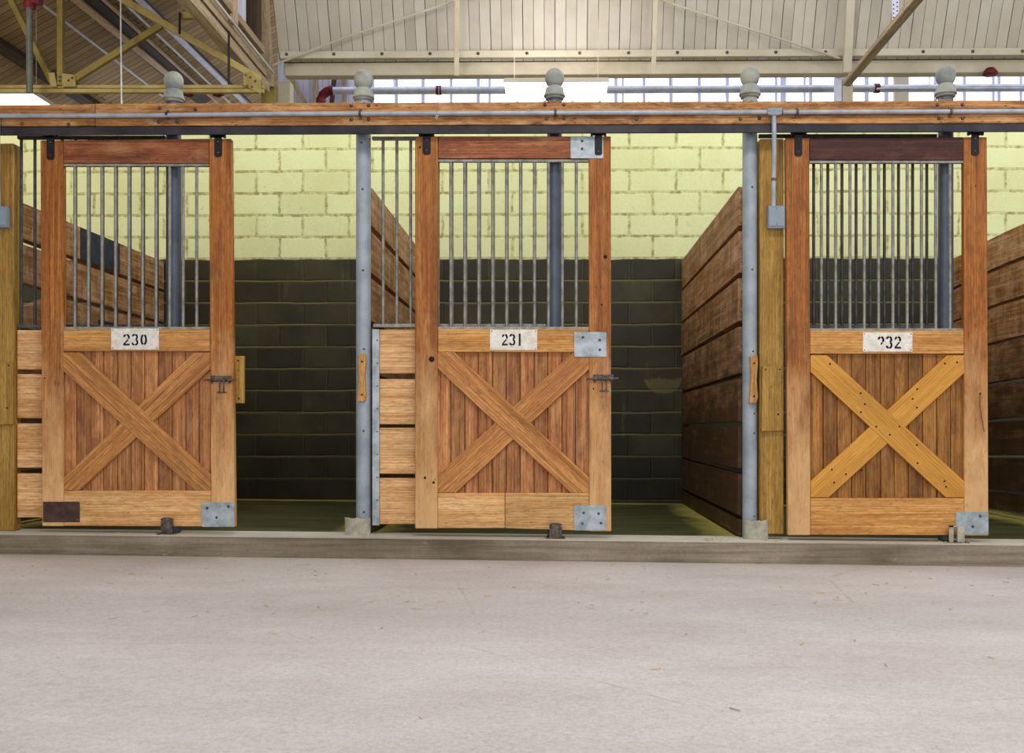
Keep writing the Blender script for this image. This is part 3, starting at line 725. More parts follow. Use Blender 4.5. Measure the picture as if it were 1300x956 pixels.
door('232', ((997, 1027.5, 1223.5, 1253), (1000.5, 1029, 1224.5, 1255), (175, 174, 679.5, 680, 203, 207, 420, 449, 632.5)),
     'right sliding stall door numbered 232, with fresh yellow cross brace and maroon top rail',
     dict(stile='stile', top='rail_dark', mid='rail', low='rail', plank='plank_dark', brace='brace_new', top_label='dark maroon top rail'),
     [1042.7 + 18.15 * k for k in range(10)], [1045, 1063, 1081, 1099, 1117.6, 1135.3, 1153.4, 1171.5, 1189.2, 1207],
     [((1213.5, 650, 1255, 678.5), 'galv', [(1244.5, 655), (1235, 668.5)], 'galvanised corner plate')],
     (1095.5, 422, 1158.5, 446.5), (1113, 427, 1145, 442.5, ['2x', '3', '2']), 'ink_black',
     [(1029, 451), (1050.3, 451), (1224.3, 611), (1224.3, 631.6), (1201, 631.6), (1029, 472)],
     [(1202.6, 451), (1224.3, 451), (1224.3, 473.6), (1052, 631.6), (1029.2, 631.6), (1029.2, 611)],
     [(1009, 171, 1018.5, 198), (1233.5, 171, 1243, 197)],
     dict(wire=[(1244.5, 499.5), (1244, 512), (1246, 528), (1249, 545), (1250, 548)], knots_r=[(1238.6, 236, .004)],
          brace_knots=([(1053.7, 462), (1092.6, 499.2), (1098, 513), (1093, 523), (1112.5, 541.5), (1142, 541.5), (1164, 565), (1165, 588), (1199, 611), (1201, 618), (1129.5, 552)],
                       [(1199.5, 461.5), (1215, 460), (1164.4, 494), (1158.6, 506.4), (1164, 517.5), (1094, 597), (1059, 612.5), (1074, 602), (1056, 596)])))

# small steel floor guides holding the doors at the kerb
def guide(x0, y0, x1, y1, label, split=False):
    yg = YD - .03; c = P((x0 + x1) / 2, y1, yg); zb = ztop(c.x); c.z = zb
    root = thing('door_guide', label, 'door guide', c, 'steel door guides on the kerb')
    w = P(x1, 0, yg).x - P(x0, 0, yg).x; zt = P(x0, y0, yg).z
    m = MB()
    if split:
        m.box((c.x - w / 2, yg, zb), (c.x - w * .2, yg + .007, zt), 'z', .001); m.box((c.x + w * .02, yg - .012, zb), (c.x + w / 2, yg + .007, zt - .006), 'z', .002)
        m.box((c.x - w / 2, yg, zt - .012), (c.x + w * .1, yg + .007, zt), 'x', .001)
    else:
        m.box((c.x - w * .32, yg - .006, zb), (c.x + w * .32, yg + .004, zt), 'z', .002)
        m.box((c.x + w * .32, yg - .004, zb), (c.x + w * .5, yg + .014, zt - .004), 'z', .001); m.box((c.x - w * .5, yg - .004, zb), (c.x - w * .32, yg + .014, zt - .004), 'z', .001)
    m.build('upright', 'bolt' if not split else 'shoe', root)
    m = MB(); m.box((c.x - w * .75, yg - .03, zb - .002), (c.x + w * .75, YD + .05, zb + .006), 'x', .001); m.build('foot_plate', 'bolt', root)
guide(204.5, 657, 219, 672.5, 'small steel guide bracket at the foot of door 230')
guide(697.5, 664, 713, 681, 'small steel guide bracket at the foot of door 231')
guide(1205, 667, 1224, 685.5, 'split steel guide bracket at the foot of door 232', True)

# ------------------------------------------------------------------ partitions between the stalls (planks running back to the wall)
PZ = [2.335, 2.06, 1.762, 1.454, 1.124, .82, .523, .235, .03]
def partition(xc, label, sag=0.0, gap=.024, patch=False, jag=False):
    root = thing('stall_partition', label, 'partition', (xc, 1.6, ztop(xc)), 'plank partitions between the stalls')
    for k, (a, b_) in enumerate(zip(PZ, PZ[1:])):
        b0 = max(b_, ztop(xc) - .02)
        if a - b0 < .04: continue
        m = MB(); n = 10; t = bmesh.new(); vs = []
        lean = random.uniform(-.006, .006)
        for i in range(n + 1):
            f = i / n; y = .1 + (Y_BACK - .115) * f
            zt = a + sag * math.sin(f * PI) - (.006 if k else 0); zb = b0 + gap * (1.3 - .6 * f) + sag * math.sin(f * PI)
            if jag and k == 2 and f < .25: zt -= .14 if i % 2 else .09
            for (x, z) in ((xc - .04 + lean, zb), (xc + .04 + lean, zb), (xc + .04, zt), (xc - .04, zt)): vs.append(t.verts.new((x, y, z)))
        for i in range(n):
            for j in range(4): t.faces.new((vs[4 * i + j], vs[4 * i + (j + 1) % 4], vs[4 * i + 4 + (j + 1) % 4], vs[4 * i + 4 + j]))
        t.faces.new(vs[:4]); t.faces.new(vs[-4:])
        bmesh.ops.recalc_face_normals(t, faces=t.faces[:])
        m._add(t, (Vector((xc, 0, a)), Vector((0, 1, 0)), Vector((0, 0, 1)), Vector((1, 0, 0))))
        pl = m.build('plank', 'partition', root)
        if patch and k == 0:
            m = MB(); m.box((xc + .041, 1.38, b0 + .03), (xc + .045, 2.1, a - .004), 'y', 0); m.build('painted_patch', 'navy_patch', root, parent=pl, label='navy painted patch')
        if patch and k == 2:
            m = MB(); m.box((xc + .041, 1.7, b0 + .05), (xc + .045, 2.2, a - .1), 'y', 0); m.build('painted_patch', 'navy_patch', root, parent=pl, label='navy painted patch')
    # steel uprights holding the planks
    return root
XP = [-1.215 - 2.437, -1.205, 1.2, 3.66]
partition(XP[0], 'scuffed plank partition behind door 230, seen through its bars, with a navy painted patch', gap=.028, patch=True, jag=True)
partition(XP[1], 'scuffed plank partition running back behind the pipe post left of door 231', gap=.026)
partition(XP[2], 'stained plank partition right of the middle open stall, behind the pipe post near door 232')
partition(XP[3], 'sagging plank partition at the right picture edge, beyond door 232', sag=.05)

# ------------------------------------------------------------------ upper building beyond the stalls
YT = 5.0
# left bay: boarded roof rising to the right, its timbers and pipes running away from the viewer
SLP = .55; QR = Vector((-5.0, 4.4, 5.36)); DA = Vector((1, 0, SLP)).normalized(); DB = Vector((-.07, 1, .085)).normalized()
NR = DA.cross(DB).normalized()
if NR.z < 0: NR = -NR
def roofpt(px, py, drop=0.0):
    """where the ray of a pixel meets the sloping roof (lowered by drop)"""
    d = P(px, py, CAM.y + 1) - CAM
    return CAM + d * ((QR - NR * drop - CAM).dot(NR) / d.dot(NR))
t = bmesh.new(); uv = ((-5.4, -9), (1.98, -9), (1.98, 7), (-5.4, 7))
vs = [t.verts.new(QR + DA * a_ + DB * b_ + NR * dz) for dz in (.0, .06) for (a_, b_) in uv]
for q in ((0, 1, 2, 3), (7, 6, 5, 4), (0, 4, 5, 1), (1, 5, 6, 2), (2, 6, 7, 3), (3, 7, 4, 0)): t.faces.new([vs[i] for i in q])
bmesh.ops.recalc_face_normals(t, faces=t.faces[:])
m = MB(); m._add(t, (QR, DA, DB, NR))
struct(m.build('ceiling', 'roof'), 'boarded sloping roof of the left bay')
def roofline(p0, p1, w, h, drop, name, mat, label, cat, group=None, round_=False):
    a_ = roofpt(*p0, drop); b_ = roofpt(*p1, drop); u_ = (b_ - a_).normalized(); a_ = a_ - u_ * 1.5; b_ = b_ + u_ * 1.2
    m = MB()
    if round_: m.tube([a_, b_], w / 2, 10)
    else: m.bar(a_, b_, w, h, up=NR, bev=.004)
    return tag(m.build(name, mat, org=(a_ + b_) / 2), label, cat, group)
roofline((113, 0), (229, 100), .2, .16, .09, 'roof_beam', 'purlin', 'thick dark roof beam running away under the left boarded roof, behind the left finial', 'beam', 'roof beams of the left bay')
roofline((0, 58), (115, 131), .12, .12, .065, 'roof_beam', 'purlin', 'thin dark roof beam lowest at the far left, above the left lamp', 'beam', 'roof beams of the left bay')
roofline((97, 0), (210, 92), .07, .05, .205, 'roof_batten', 'purlin_edge', 'pale batten along the left edge of the dark roof beam', 'batten')
roofline((132, 0), (249, 106), .035, .04, .2, 'roof_batten', 'purlin_edge', 'pale batten along the right edge of the dark roof beam', 'batten')
roofline((52, 4), (212, 126), .034, 0, .12, 'conduit', 'silver', 'thin silver conduit under the left roof boards, passing behind the ochre truss upright', 'conduit', None, True)
roofline((154, 0), (266, 106), .03, 0, .25, 'conduit', 'silver', 'thin silver conduit right of the dark roof beam', 'conduit', None, True)
roofline((177, 0), (308, 128), .07, 0, .3, 'sprinkler_pipe', 'pipe_lav', 'grey sprinkler pipe running away nearest the ochre top chord', 'pipe', None, True)
roofline((184, 0), (316, 128), .03, 0, .2, 'cable', 'black_iron', 'black cable running away beside the grey sprinkler pipe', 'cable', None, True)

YTR = 3.5
# ochre truss
root = thing('roof_truss', 'ochre painted roof truss spanning the upper left bay', 'truss', P(200, 112, YTR))
def member(p0, p1, wpx, Y, t, name, mat='truss'):
    (ax, ay), (bx, by) = p0, p1; d = Vector((bx - ax, by - ay)).normalized(); n = Vector((-d.y, d.x)) * wpx / 2
    m = MB(); m.prism([(ax + n.x, ay + n.y), (bx + n.x, by + n.y), (bx - n.x, by - n.y), (ax - n.x, ay - n.y)], Y, t, math.atan2(-(by - ay), bx - ax), .004)
    return m.build(name, mat, root)
m = MB(); m.rect(-120, 107.5, 334, 112, YTR, .08, 0, .004); m.rect(-120, 112.4, 334, 117.3, YTR - .03, .05, 0, .004)
m.build('bottom_chord', 'truss_pale', root)
member((75.5, -8), (75.5, 108), 7.5, YTR - .02, .06, 'upright')
member((4, -18), (65, 104), 7, YTR - .01, .05, 'diagonal'); member((88, 103), (204, 31), 8, YTR - .01, .05, 'diagonal')
member((110, -28), (331, 101), 8.5, YTR - .03, .06, 'top_chord', 'truss_pale')
m = MB(); m.prism([(61, 92), (69, 92), (72, 110), (64, 110)], YTR - .03, .01, 0, .001); m.prism([(79, 93), (95, 95), (96, 110), (79, 110)], YTR - .03, .01, 0, .001); m.mi = 1
for b_ in ((64, 90), (75.5, 97), (75.5, 102), (87, 102), (92, 99)): m.bolt(*b_, YTR - .03, .012, .008)
m.build('gusset_plate', ['truss_pale', 'bolt'], root)
m = MB(); m.prism([(309, 91), (318, 92), (331, 104), (331, 119), (309, 108)], YTR - .04, .012, 0, .001); m.mi = 1
for b_ in ((312, 95), (318, 98), (324, 103), (314, 109), (320, 110)): m.bolt(*b_, YTR - .04, .012, .008)
m.build('gusset_plate', ['truss_pale', 'bolt'], root)

root = thing('riser_pipe', 'grey vertical sprinkler riser with red fittings at upper left', 'pipe', P(37.5, 112, 3.2))
MB().tube([P(37.5, 118, 3.2), P(37.5, 6, 3.2)], .03, 12).build('pipe', 'riser', root)
m = MB(); m.tube([P(37.5, 10, 3.2), P(37.5, -4, 3.2)], .05, 12); m.tube([P(31, 9, 3.2), P(44, 9, 3.2)], .028, 10); m.tube([P(40, 0, 3.2), P(52, 1, 3.2)], [.045, .05], 12)
m.build('fitting', 'red_pipe', root, label='dark red pipe fitting')
tag(MB().tube([P(154.5, 136, 3.3), P(153.35, 26, 3.3), P(153.35, -60, 3.3)], .008, 6).build('hanging_rope', 'silver', org=P(153.35, 26, 3.3)), 'thin white rope hanging in front of the dark roof beam', 'rope')
root = thing('pipe_hanger', 'short ochre bracket with a dark hanger rod right of the left roof pipes', 'bracket', P(247, 19, 3.35))
m = MB(); m.rect(226, 15, 268, 23, 3.35, .06, 0, .003); m.build('arm', 'truss_pale', root)
MB().tube([P(228, 16, 3.33), P(228, 43, 3.33)], .012, 8).build('rod', 'black_iron', root)
tag(MB().tube([P(290.5, 40, 3.3), P(290.5, 107, 3.3)], .012, 8).build('hanger_rod', 'black_iron', org=P(290.5, 107, 3.3)), 'thin dark hanger rod standing over the right end of the ochre truss', 'rod')
root = thing('sprinkler_pipe', 'short silver pipe with red couplings under the truss, right of the left finial', 'pipe', P(255, 118, 5.3))
MB().tube([P(232, 117.5, 5.3), P(284, 117.5, 5.3)], .02, 10).build('pipe', 'galv', root)
for a, b_ in ((234, 246), (271, 283)):
    m = MB(); m.tube([P(a, 117.5, 5.3), P(b_, 117.5, 5.3)], .042, 12); m.tube([P((a + b_) / 2, 114.5, 5.3), P((a + b_) / 2, 123, 5.3)], .028, 10); m.build('coupling', 'red_pipe', root, label='dark red coupling')

# side of the raised middle bay: long timbers and pale boards running away, up to its corner post
XS = -3.1
hs = lambda h: CAM.z + h
m = MB(); m.box((XS - .1, -3.5, hs(3.60)), (XS + .02, 4.75, hs(3.70)), 'y', .004); m.box((XS - .1, -3.5, hs(3.72)), (XS + .03, 4.6, hs(3.80)), 'y', .004)
m.box((XS - .1, -3.5, hs(3.83)), (XS, 4.45, hs(3.90)), 'y', .004); m.box((XS - .1, -3.5, hs(3.91)), (XS + .05, 4.45, hs(3.985)), 'y', .004)
tag(m.build('side_timber', 'side_wood', org=(XS, 1, hs(3.6))), 'stacked grey brown timbers running away at upper left to the corner post', 'timber')
m = MB(); m.box((XS - .16, -3.5, hs(3.68)), (XS - .11, 5.0, hs(5.6)), 'y', 0); struct(m.build('wall_left', 'cream'))
m = MB(); y = 1.0
while y < 4.2:
    m.box((XS - .1, y, hs(4.0)), (XS - .08, y + .118, hs(5.4)), 'z', .003); y += .124
struct(m.build('wall_left_boards', 'blue_white'), 'bluish white boards high on the side of the raised bay')
m = MB(); m.box((XS - .12, 4.28, hs(3.99)), (XS + .02, 4.44, hs(5.4)), 'z', .004); struct(m.build('trim_2', 'purlin'))
tag(MB().tube([(XS + .07, -3, hs(3.80)), (XS + .07, 4.7, hs(3.80))], .014, 8).build('conduit', 'silver', org=(XS + .07, 1, hs(3.8))), 'thin silver conduit clipped to the stacked side timbers', 'conduit')
tag(MB().box((XS + .02, 3.35, hs(3.82)), (XS + .08, 3.42, hs(5.2)), 'z', .003).build('side_batten', 'purlin_edge', org=(XS + .05, 3.4, hs(3.8))), 'pale upright batten standing on the stacked side timbers', 'batten')
# corner post and columns
def colm(x0, y0, x1, Y, t):
    a = P(x0, y0, Y); b = P(x1, y0, Y); return MB().box((a.x, Y, ztop(a.x) - .02), (b.x, Y + t, a.z), 'z', .004)
m = MB(); p0 = P(341, 110, 4.9); p1 = P(334.5, 0, 4.68); d = (p1 - p0)
m.bar(p0, p0 + d * 2.2, .105, .1, up=Vector((0, 1, 0)), bev=.004)
tag(m.build('corner_post', 'side_wood', org=p0), 'grey brown timber post at the left end of the white board wall', 'post')
tag(colm(331.5, 106, 349, 4.97, .12).build('column', 'truss', org=P(340, 175, 4.97)), 'ochre column stub under the corner post', 'column')
tag(colm(353, 103, 368.5, 5.25, .15).build('column', 'cream', org=P(361, 170, 5.25)), 'cream column stub just right of the ochre one', 'column')

# far wall of white boards leaning towards the viewer
zt0 = P(700, 73, YT).z
m = MB(); x = XS + .06; TL = .47
k = 0
while x < 8.5:
    w = .112; t = bmesh.new()
    vs = [t.verts.new((xx, YT - TL * zz + dy, zt0 + zz)) for xx in (x, x + w) for zz in (-.03, 2.2) for dy in (0, .02)]
    for q in ((0, 1, 3, 2), (4, 6, 7, 5), (0, 4, 5, 1), (2, 3, 7, 6), (0, 2, 6, 4), (1, 5, 7, 3)): t.faces.new([vs[i] for i in q])
    bmesh.ops.recalc_face_normals(t, faces=t.faces[:])
    bmesh.ops.bevel(t, geom=t.edges[:], offset=.003, segments=1, affect='EDGES')
    m._add(t, (vs[0].co.copy() if False else Vector((x, YT, zt0)), Vector((0, 0, 1)), Vector((1, 0, 0)), Vector((0, 1, 0))))
    x += .116 + (.003 if k % 3 == 1 else 0); k += 1
struct(m.build('wall_far', 'white_board'), 'wall of white vertical boards above the eave')
t = bmesh.new(); m = MB()
m.bar((-3.05, YT + .035 , zt0 + .02), (8.5, YT + .035, zt0 + .02), .01, .01); 
vsx = [t.verts.new((xx, YT + .035 - TL * zz, zt0 + zz)) for xx, zz in ((-3.05, .005), (8.5, .005), (8.5, 2.2), (-3.05, 2.2))]
t.faces.new(vsx); m._add(t, (Vector((0, 0, 0)), Vector((1, 0, 0)), Vector((0, 0, 1)), Vector((0, 1, 0))))
struct(m.build('wall_far_backing', 'purlin'))
root = thing('eave_batten', 'long cream batten with bolt heads along the foot of the white boards', 'batten', P(700, 73, YT - .05))
m = MB(); zb0 = P(700, 72.5, YT - .13).z; zb1 = P(700, 63.5, YT - .13).z
m.box((-3.0, YT - .13, zb0), (8.5, YT - .075, zb1), 'x', .004); m.build('board', 'cream', root)
for px in (364, 424, 485, 546, 607, 669, 736, 798, 860, 923, 985, 1048, 1172, 1235, 1298):
    m = MB(); m.bolt(px, 67.5 + (700 - px) / 600 * 2.5, YT - .13, .018, .012); m.build('bolt', 'bolt', root)
za, zb_ = P(700, 94.5, YT + .05).z, P(700, 74.5, YT + .05).z
tag(MB().box((-3.0, YT + .05, za), (8.5, YT + .2, zb_), 'x', .006).build('eave_beam', 'cream', org=(2.7, YT + .1, za)), 'broad cream eave beam below the white boards', 'beam')
zc = P(700, 74, YT + .02).z
struct(MB().box((-3.0, YT + .02, zc - .03), (8.5, YT + .19, zc + .0), 'x', 0).build('trim_3', 'purlin'))

# outer wall: window band
YW = 6.5
wz0, wz1 = P(700, 150, YW).z, P(700, 97, YW).z
def window(n, x0, x1, bars, label):
    m = MB(); X0_, X1_ = P(x0, 110, YW).x, P(x1, 110, YW).x
    m.box((X0_, YW + .03, wz0), (X1_, YW + .035, wz1), 'x', 0)
    o = struct(m.build('window_%d' % n, 'pane', org=((X0_ + X1_) / 2, YW + .03, wz0)), label)
    m = MB()
    for a, b_ in bars: m.rect(a, 90, b_, 152, YW, .04, PI / 2, .002)
    z = P(700, 115.5, YW).z
    m.box((X0_, YW - .002, z - .03), (X1_, YW + .04, z + .03), 'x', .002); m.box((X0_, YW - .004, wz1 - .02), (X1_, YW + .04, wz1 + .05), 'x', .002); m.box((X0_, YW - .004, wz0 - .05), (X1_, YW + .04, wz0 + .02), 'x', .002)
    f = m.build('window_frame', 'frame_blue', parent=o, org=o.location)
    return o
window(1, 470, 1061, [(471, 475), (501, 505), (535, 539), (571, 574.5), (605, 609), (620, 623), (655, 659), (690, 694), (725, 729), (760, 763), (780, 784), (789.5, 792), (816, 819.5), (850, 854), (886, 890), (921.5, 925.5), (957, 961), (984, 987), (991, 998), (1020.5, 1023), (1027.5, 1031.5)],
       'long daylit window band behind the finials')
window(2, 1083, 1136, [(1098, 1103), (1123, 1128)], 'short daylit window between the two right columns')
window(3, 1154, 1420, [(1186, 1190), (1223, 1226.5), (1260, 1263), (1267, 1270.5), (1295, 1298), (1330, 1334), (1365, 1369), (1400, 1404)], 'daylit window band at the right edge')
m = MB(); m.rect(1061, 96, 1083, 160, YW - .05, .12, PI / 2, .003); m.rect(1136, 90, 1154, 160, YW - .04, .1, PI / 2, .003); struct(m.build('trim_4', 'cream'))
m = MB(); x = P(352, 110, YW).x
while x < P(469, 110, YW).x:
    m.box((x, YW + .02, wz0 - .3), (x + .076, YW + .045, wz1 + .3), 'z', .004); x += .08
struct(m.build('wall_back_boards', 'blue_white'), 'bluish white boards behind the red pipe elbow')
m = MB(); m.box((-7, YW + .06, -.1), (9, YW + .2, wz0 - .03), 'x', 0); m.box((-3.3, YW + .06, wz1 + .04), (9, YW + .2, wz1 + .8), 'x', 0); struct(m.build('wall_back_outer', 'cream'))
m = MB(); m.prism([(367, 100), (373, 100), (390, 130), (383, 130)], YW - .1, .06, PI / 2, .003); m.build('x', 'side_wood').name = 'wall_brace'
tag(bpy.data.objects['wall_brace'], 'small slanting timber brace right of the cream column stub', 'brace')
for a, b_, lab in ((398, 404, 'pale timber stud left of the red elbow'), (434, 440, 'pale timber stud behind the silver pipe, left of the second finial')):
    tag(MB().prism([(a, 92), (b_ - 1, 92), (b_ + 1, 610), (a + 2, 610)], YW - .08, .06, PI / 2, .003).build('wall_stud', 'side_wood', org=P(a, 150, YW - .08)), lab, 'stud')
for a, b_, lab in ((419, 427, 'dark slanting brace beside the red elbow'),):
    tag(MB().prism([(422, 92), (427, 92), (422, 140), (417, 140)], YW - .12, .05, PI / 2, .003).build('wall_brace', 'purlin', org=P(420, 140, YW - .12)), lab, 'brace')

# big silver pipe with a red elbow and a thinner conduit in front of the windows
root = thing('sprinkler_main', 'thick silver sprinkler pipe with a red elbow crossing the window band', 'pipe', P(700, 114, 5.9))
a, b_ = P(420, 114.3, 5.9), P(1420, 112.6, 5.9); a.z = b_.z = P(700, 114, 5.9).z
MB().tube([a, b_], .043, 14).build('pipe', 'pipe_lav', root)
for px in (500, 850, 1180):
    w = P(px, 0, 5.9).x; MB().tube([(w, 5.9, a.z + .04), (w, 5.9, a.z + .35)], .006, 6).build('pipe_hanger', 'bolt', root)
m = MB(); e = a + Vector((-.1, 0, -.1)); pts = [a + Vector((.02, 0, 0))] + [e + Vector((.1 * math.sin(q), 0, .1 * math.cos(q))) for q in [PI / 2 * k / 6 for k in range(0, 0)]]
pts = [a + Vector((.03, 0, 0)), a + Vector((0, 0, 0)), a + Vector((-.05, 0, -.012)), a + Vector((-.095, 0, -.05)), a + Vector((-.115, 0, -.1)), a + Vector((-.118, 0, -.14))]
m.tube(pts, [.062, .062, .055, .055, .06, .06], 14); m.build('elbow', 'red_pipe', root, label='dark red pipe elbow')
for px in (557, 1113):
    w = P(px, 0, 5.9).x; m = MB(); m.tube([(w - .03, 5.9, a.z), (w + .03, 5.9, a.z)], .055, 14); m.build('coupling', 'red_pipe', root, label='dark red coupling')
tag(MB().tube([P(1113, 112.8, 5.8), P(1420, 112.2, 5.8)], .012, 10).build('conduit', 'silver', org=P(1250, 112, 5.8)), 'thin silver conduit in front of the right window band', 'conduit')
tag(MB().tube([P(557, 108, 5.82), P(557, 125, 4.5), P(556.5, 128, YB - .05), P(554, 147, YB - .05), P(552.5, 150, YB - .05), P(554.5, 151, YB - .05), P(556.5, 146, YB - .05)], .0028, 6).build('wire_hook', 'silver', org=P(556, 146, YB - .035)),
    'thin bent wire hooked over the header beam left of door 231', 'wire')

# tie rods, hanging strips and the right-hand members before the white boards
def leany(px, py, off=.19):          # a pixel on a plane lying 12 cm before the leaning boards
    y = YT - .1
    for _ in range(12):
        z = P(px, py, y).z; y = YT - off - TL * max(0, z - zt0)
    return P(px, py, y)
tag(MB().tube([leany(346, 83), leany(440, 47), leany(580, 0), leany(700, -40)], .013, 8).build('tie_rod', 'cream', org=leany(346, 83)), 'thin tie rod slanting up to the right across the white boards', 'rod')
tag(MB().tube([leany(1066, 74), leany(950, 36), leany(835, -1), leany(740, -32)], .013, 8).build('tie_rod', 'cream', org=leany(1066, 74)), 'thin tie rod slanting up to the left across the white boards', 'rod')
for (xa, xb, y1, lab) in ((579.5, 580.5, 96, 'pale hanging strip left of the middle lamp'), (829.5, 833, 94, 'pale hanging strip right of the middle lamp')):
    a = leany(xa, y1, .25); b_ = leany(xb, -30, .25)
    tag(MB().bar(a, b_, .052, .03, up=Vector((0, 1, 0)), bev=.003).build('hanging_strip', 'cream', org=a), lab, 'strip')
m = MB(); a = leany(1075, 92); b_ = leany(1081, -30)
m.bar(a, b_, .09, .06, up=Vector((0, 1, 0)), bev=.006)
tag(m.build('hanging_post', 'cream', org=a), 'cream hanging post at the foot of the right slanting member', 'post')
m = MB(); p0 = P(1074, 106, 4.75); dd = Vector((-.04, -7.0, .0))
m.bar(p0 + Vector((-.02, 0, 0)), p0 + dd + Vector((-.02, 0, 0)), .035, .05); m.bar(p0 + Vector((.022, 0, -.012)), p0 + dd + Vector((.022, 0, -.012)), .045, .04)
tag(m.build('side_timber', 'side_wood', org=p0), 'grey brown timber rising towards the viewer at upper right', 'timber')
root = thing('steel_bracket', 'white perforated steel bracket above the upper right timber', 'bracket', P(1136.5, 28, 4.3))
m = MB(); m.prism([(1131.5, -40), (1142, -40), (1141, 20), (1133, 28)], 4.3, .01, PI / 2, .001); m.mi = 1
for k in range(5): m.bolt(1134.5, 6 + 5.4 * k, 4.3, .008, .002); m.bolt(1139, 3 + 5.4 * k, 4.3, .008, .002)
m.build('plate', ['blue_white', 'dark_hole'], root)
tag(colm(1069.5, 100, 1083, 5.25, .15).build('column', 'cream', org=P(1076, 170, 5.25)), 'cream column stub under the upper right timber', 'column')
tag(colm(1061.5, 97, 1068.7, 5.22, .1).build('downpipe', 'blue_white', org=P(1065, 170, 5.22)), 'pale pipe boxing left of the right cream column stub', 'pipe')
o = MB().lathe([(.0, .07), (.04, .06), (.075, .02), (.085, -.01), (.06, -.02), (0, -.02)], P(1257, 93.5, 4.96), 16).build('alarm_bell', 'red_pipe', org=P(1257, 93.5, 4.96)); tag(o, 'small dark dome under the eave beam above the right window', 'alarm')

# ------------------------------------------------------------------ lit lamps
def lamp(xc, y0, z, label):
    w, dp = 1.03, .58
    root = thing('ceiling_lamp', label, 'lamp', (xc, y0 + dp / 2, z), 'low hung lamps above the stalls')
    m = MB(); m.box((xc - w / 2, y0, z + .006), (xc + w / 2, y0 + dp, z + .05), 'x', .004); m.build('housing', 'white_board', root)
    m = MB(); m.box((xc - w / 2 + .01, y0 + .01, z), (xc + w / 2 - .01, y0 + dp - .01, z + .008), 'x', 0); m.build('diffuser', 'lamp', root)
    m = MB()
    for sx in (-.42, .42): m.tube([(xc + sx, y0 + dp / 2, z + .05), (xc + sx, y0 + dp / 2, z + 3)], .003, 6)
    m.build('wire', 'white_board', root)
pn = P(706, 105, 3.7); lamp(pn.x, 3.7, pn.z, 'bright low hung lamp behind the finial above door 231')
pn2 = P(40, 118, 4.0); lamp(pn2.x - .515, 4.0, pn2.z, 'bright low hung lamp cut by the left picture edge')

# ------------------------------------------------------------------ loose straw
def straw(name, pts, label, ln=(.015, .05)):
    m = MB()
    for (x, y, z) in pts:
        a = random.uniform(0, 2 * PI); L = random.uniform(*ln) / 2; dz = random.uniform(-.1, .25) * L
        m.bar((x - math.cos(a) * L, y - math.sin(a) * L, z + .003), (x + math.cos(a) * L, y + math.sin(a) * L, z + .003 + dz), .003, .002, bev=0)
    o = m.build(name, 'straw'); return tag(o, label, 'straw', kind='stuff')
pts = []
for k in range(170):
    x = random.uniform(-3.6, 3.4); y = -.2 - abs(random.gauss(0, 1.6)); pts.append((x, min(y, -.2), zfl(x)))
straw('straw', pts, 'bits of straw scattered over the concrete aisle floor')
pts = []
for px, n in ((160, 6), (212, 10), (470, 8), (700, 22), (905, 18), (985, 12), (1120, 6), (1205, 40), (1225, 16)):
    for k in range(n):
        p = P(px, 680, -.1); x = p.x + random.gauss(0, .05); pts.append((x, random.uniform(-.15, -.03), ztop(x)))
straw('straw', pts, 'bits of straw lying along the concrete kerb top', (.01, .035))
pts = []
for (px, yy, n, s) in ((446, 128, 12, .05), (470, 128, 8, .04), (697, 128.5, 22, .05), (830, 128, 10, .1), (952, 127.5, 18, .06), (1198, 127, 18, .06), (205, 131, 10, .06)):
    for k in range(n):
        p = P(px, yy, YB + .02); pts.append((p.x + random.gauss(0, s), YB + random.uniform(.0, .06), P(px, 130.8 - px * .003, YB).z))
straw('straw', pts, 'wisps of straw on top of the header beam', (.02, .06))

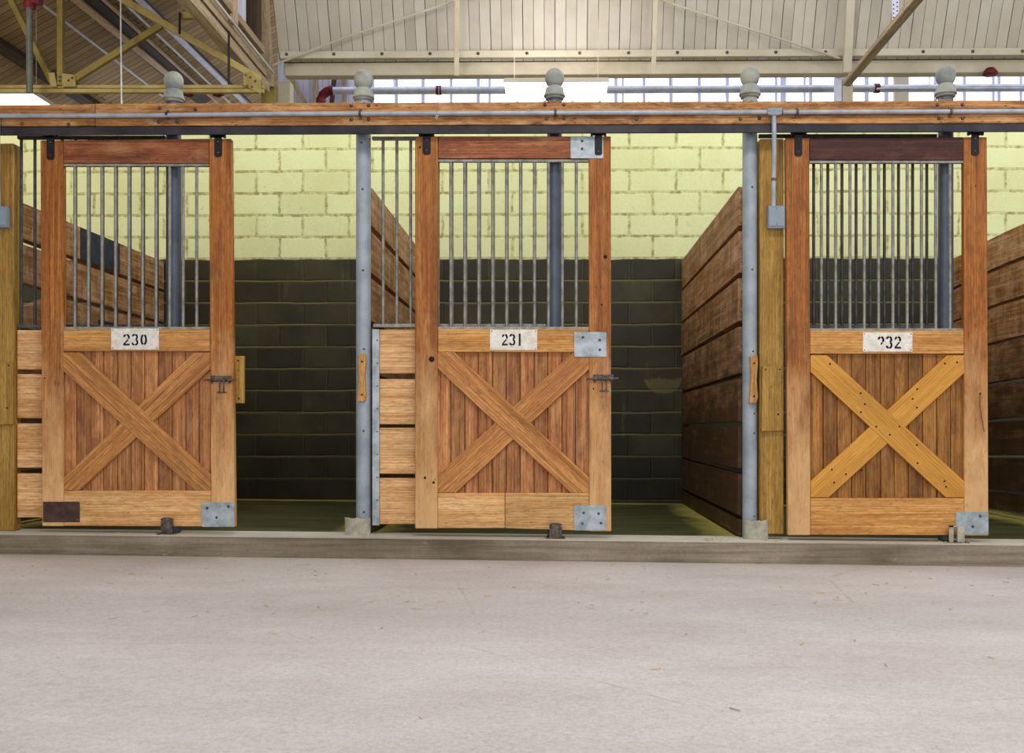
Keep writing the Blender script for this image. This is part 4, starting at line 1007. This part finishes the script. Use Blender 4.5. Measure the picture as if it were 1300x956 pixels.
# ------------------------------------------------------------------ light
w = bpy.data.worlds.new('World'); bpy.context.scene.world = w; w.use_nodes = True
bg = w.node_tree.nodes['Background']; bg.inputs[0].default_value = (.94, .96, 1.0, 1); bg.inputs[1].default_value = .62
def area(name, loc, rot, size, sy, power, col):
    l = bpy.data.lights.new(name, 'AREA'); l.shape = 'RECTANGLE'; l.size = size; l.size_y = sy; l.energy = power; l.color = col
    o = bpy.data.objects.new(name, l); C.objects.link(o); o.location = loc; o.rotation_euler = rot; return o
def point(name, loc, power, col, r=.25):
    l = bpy.data.lights.new(name, 'POINT'); l.energy = power; l.color = col; l.shadow_soft_size = r
    o = bpy.data.objects.new(name, l); C.objects.link(o); o.location = loc; return o
for x in (-4.2, 0, 4.2):
    area('aisle_lamp', (x, -3.6, 5.6), (math.radians(22), 0, 0), 1.6, .8, 90, (1, .97, .95))
for x in (-4.9, -1.6, 1.7, 5.0):
    point('overhead_fill', (x, 1.3, 4.6), 75, (1, 1, .92))  # unseen point lights added over the stalls to brighten boards and walls
point('bay_fill', (-7.0, 1.5, 2.6), 52, (1, .94, .80), .5)  # unseen point light added to brighten the left bay roof
point('bay_fill', (pn.x, 4.0, pn.z + .35), 35, (1, .97, .9))  # added above the visible middle lamp to brighten the white boards
area('aisle_fill', (0, -11, 2.6), (math.radians(90), 0, 0), 16, 4.2, 330, (.97, .97, 1))  # unseen fill added behind the camera to brighten the lower stall fronts
area('eave_fill', (2.5, 5.45, 5.75), (math.radians(38), 0, 0), 11, .25, 60, (.86, .9, 1))  # hidden light added to brighten the back boards and window frames
# ------------------------------------------------------------------ camera and view
cam = bpy.data.cameras.new('camera'); co = bpy.data.objects.new('camera', cam); C.objects.link(co)
co.location = CAM; co.rotation_euler = (PI / 2, 0, TH)
cam.sensor_width = 36; cam.lens = 36 * F / 1300; cam.shift_x = -(PX - 650) / 1300; cam.shift_y = (PY - 478) / 1300
cam.clip_start = .05; cam.clip_end = 200
sc = bpy.context.scene; sc.camera = co
sc.view_settings.view_transform = 'Standard'; sc.view_settings.look = 'None'; sc.view_settings.gamma = 1; sc.view_settings.use_curve_mapping = False
sc.view_settings.exposure = 0.0
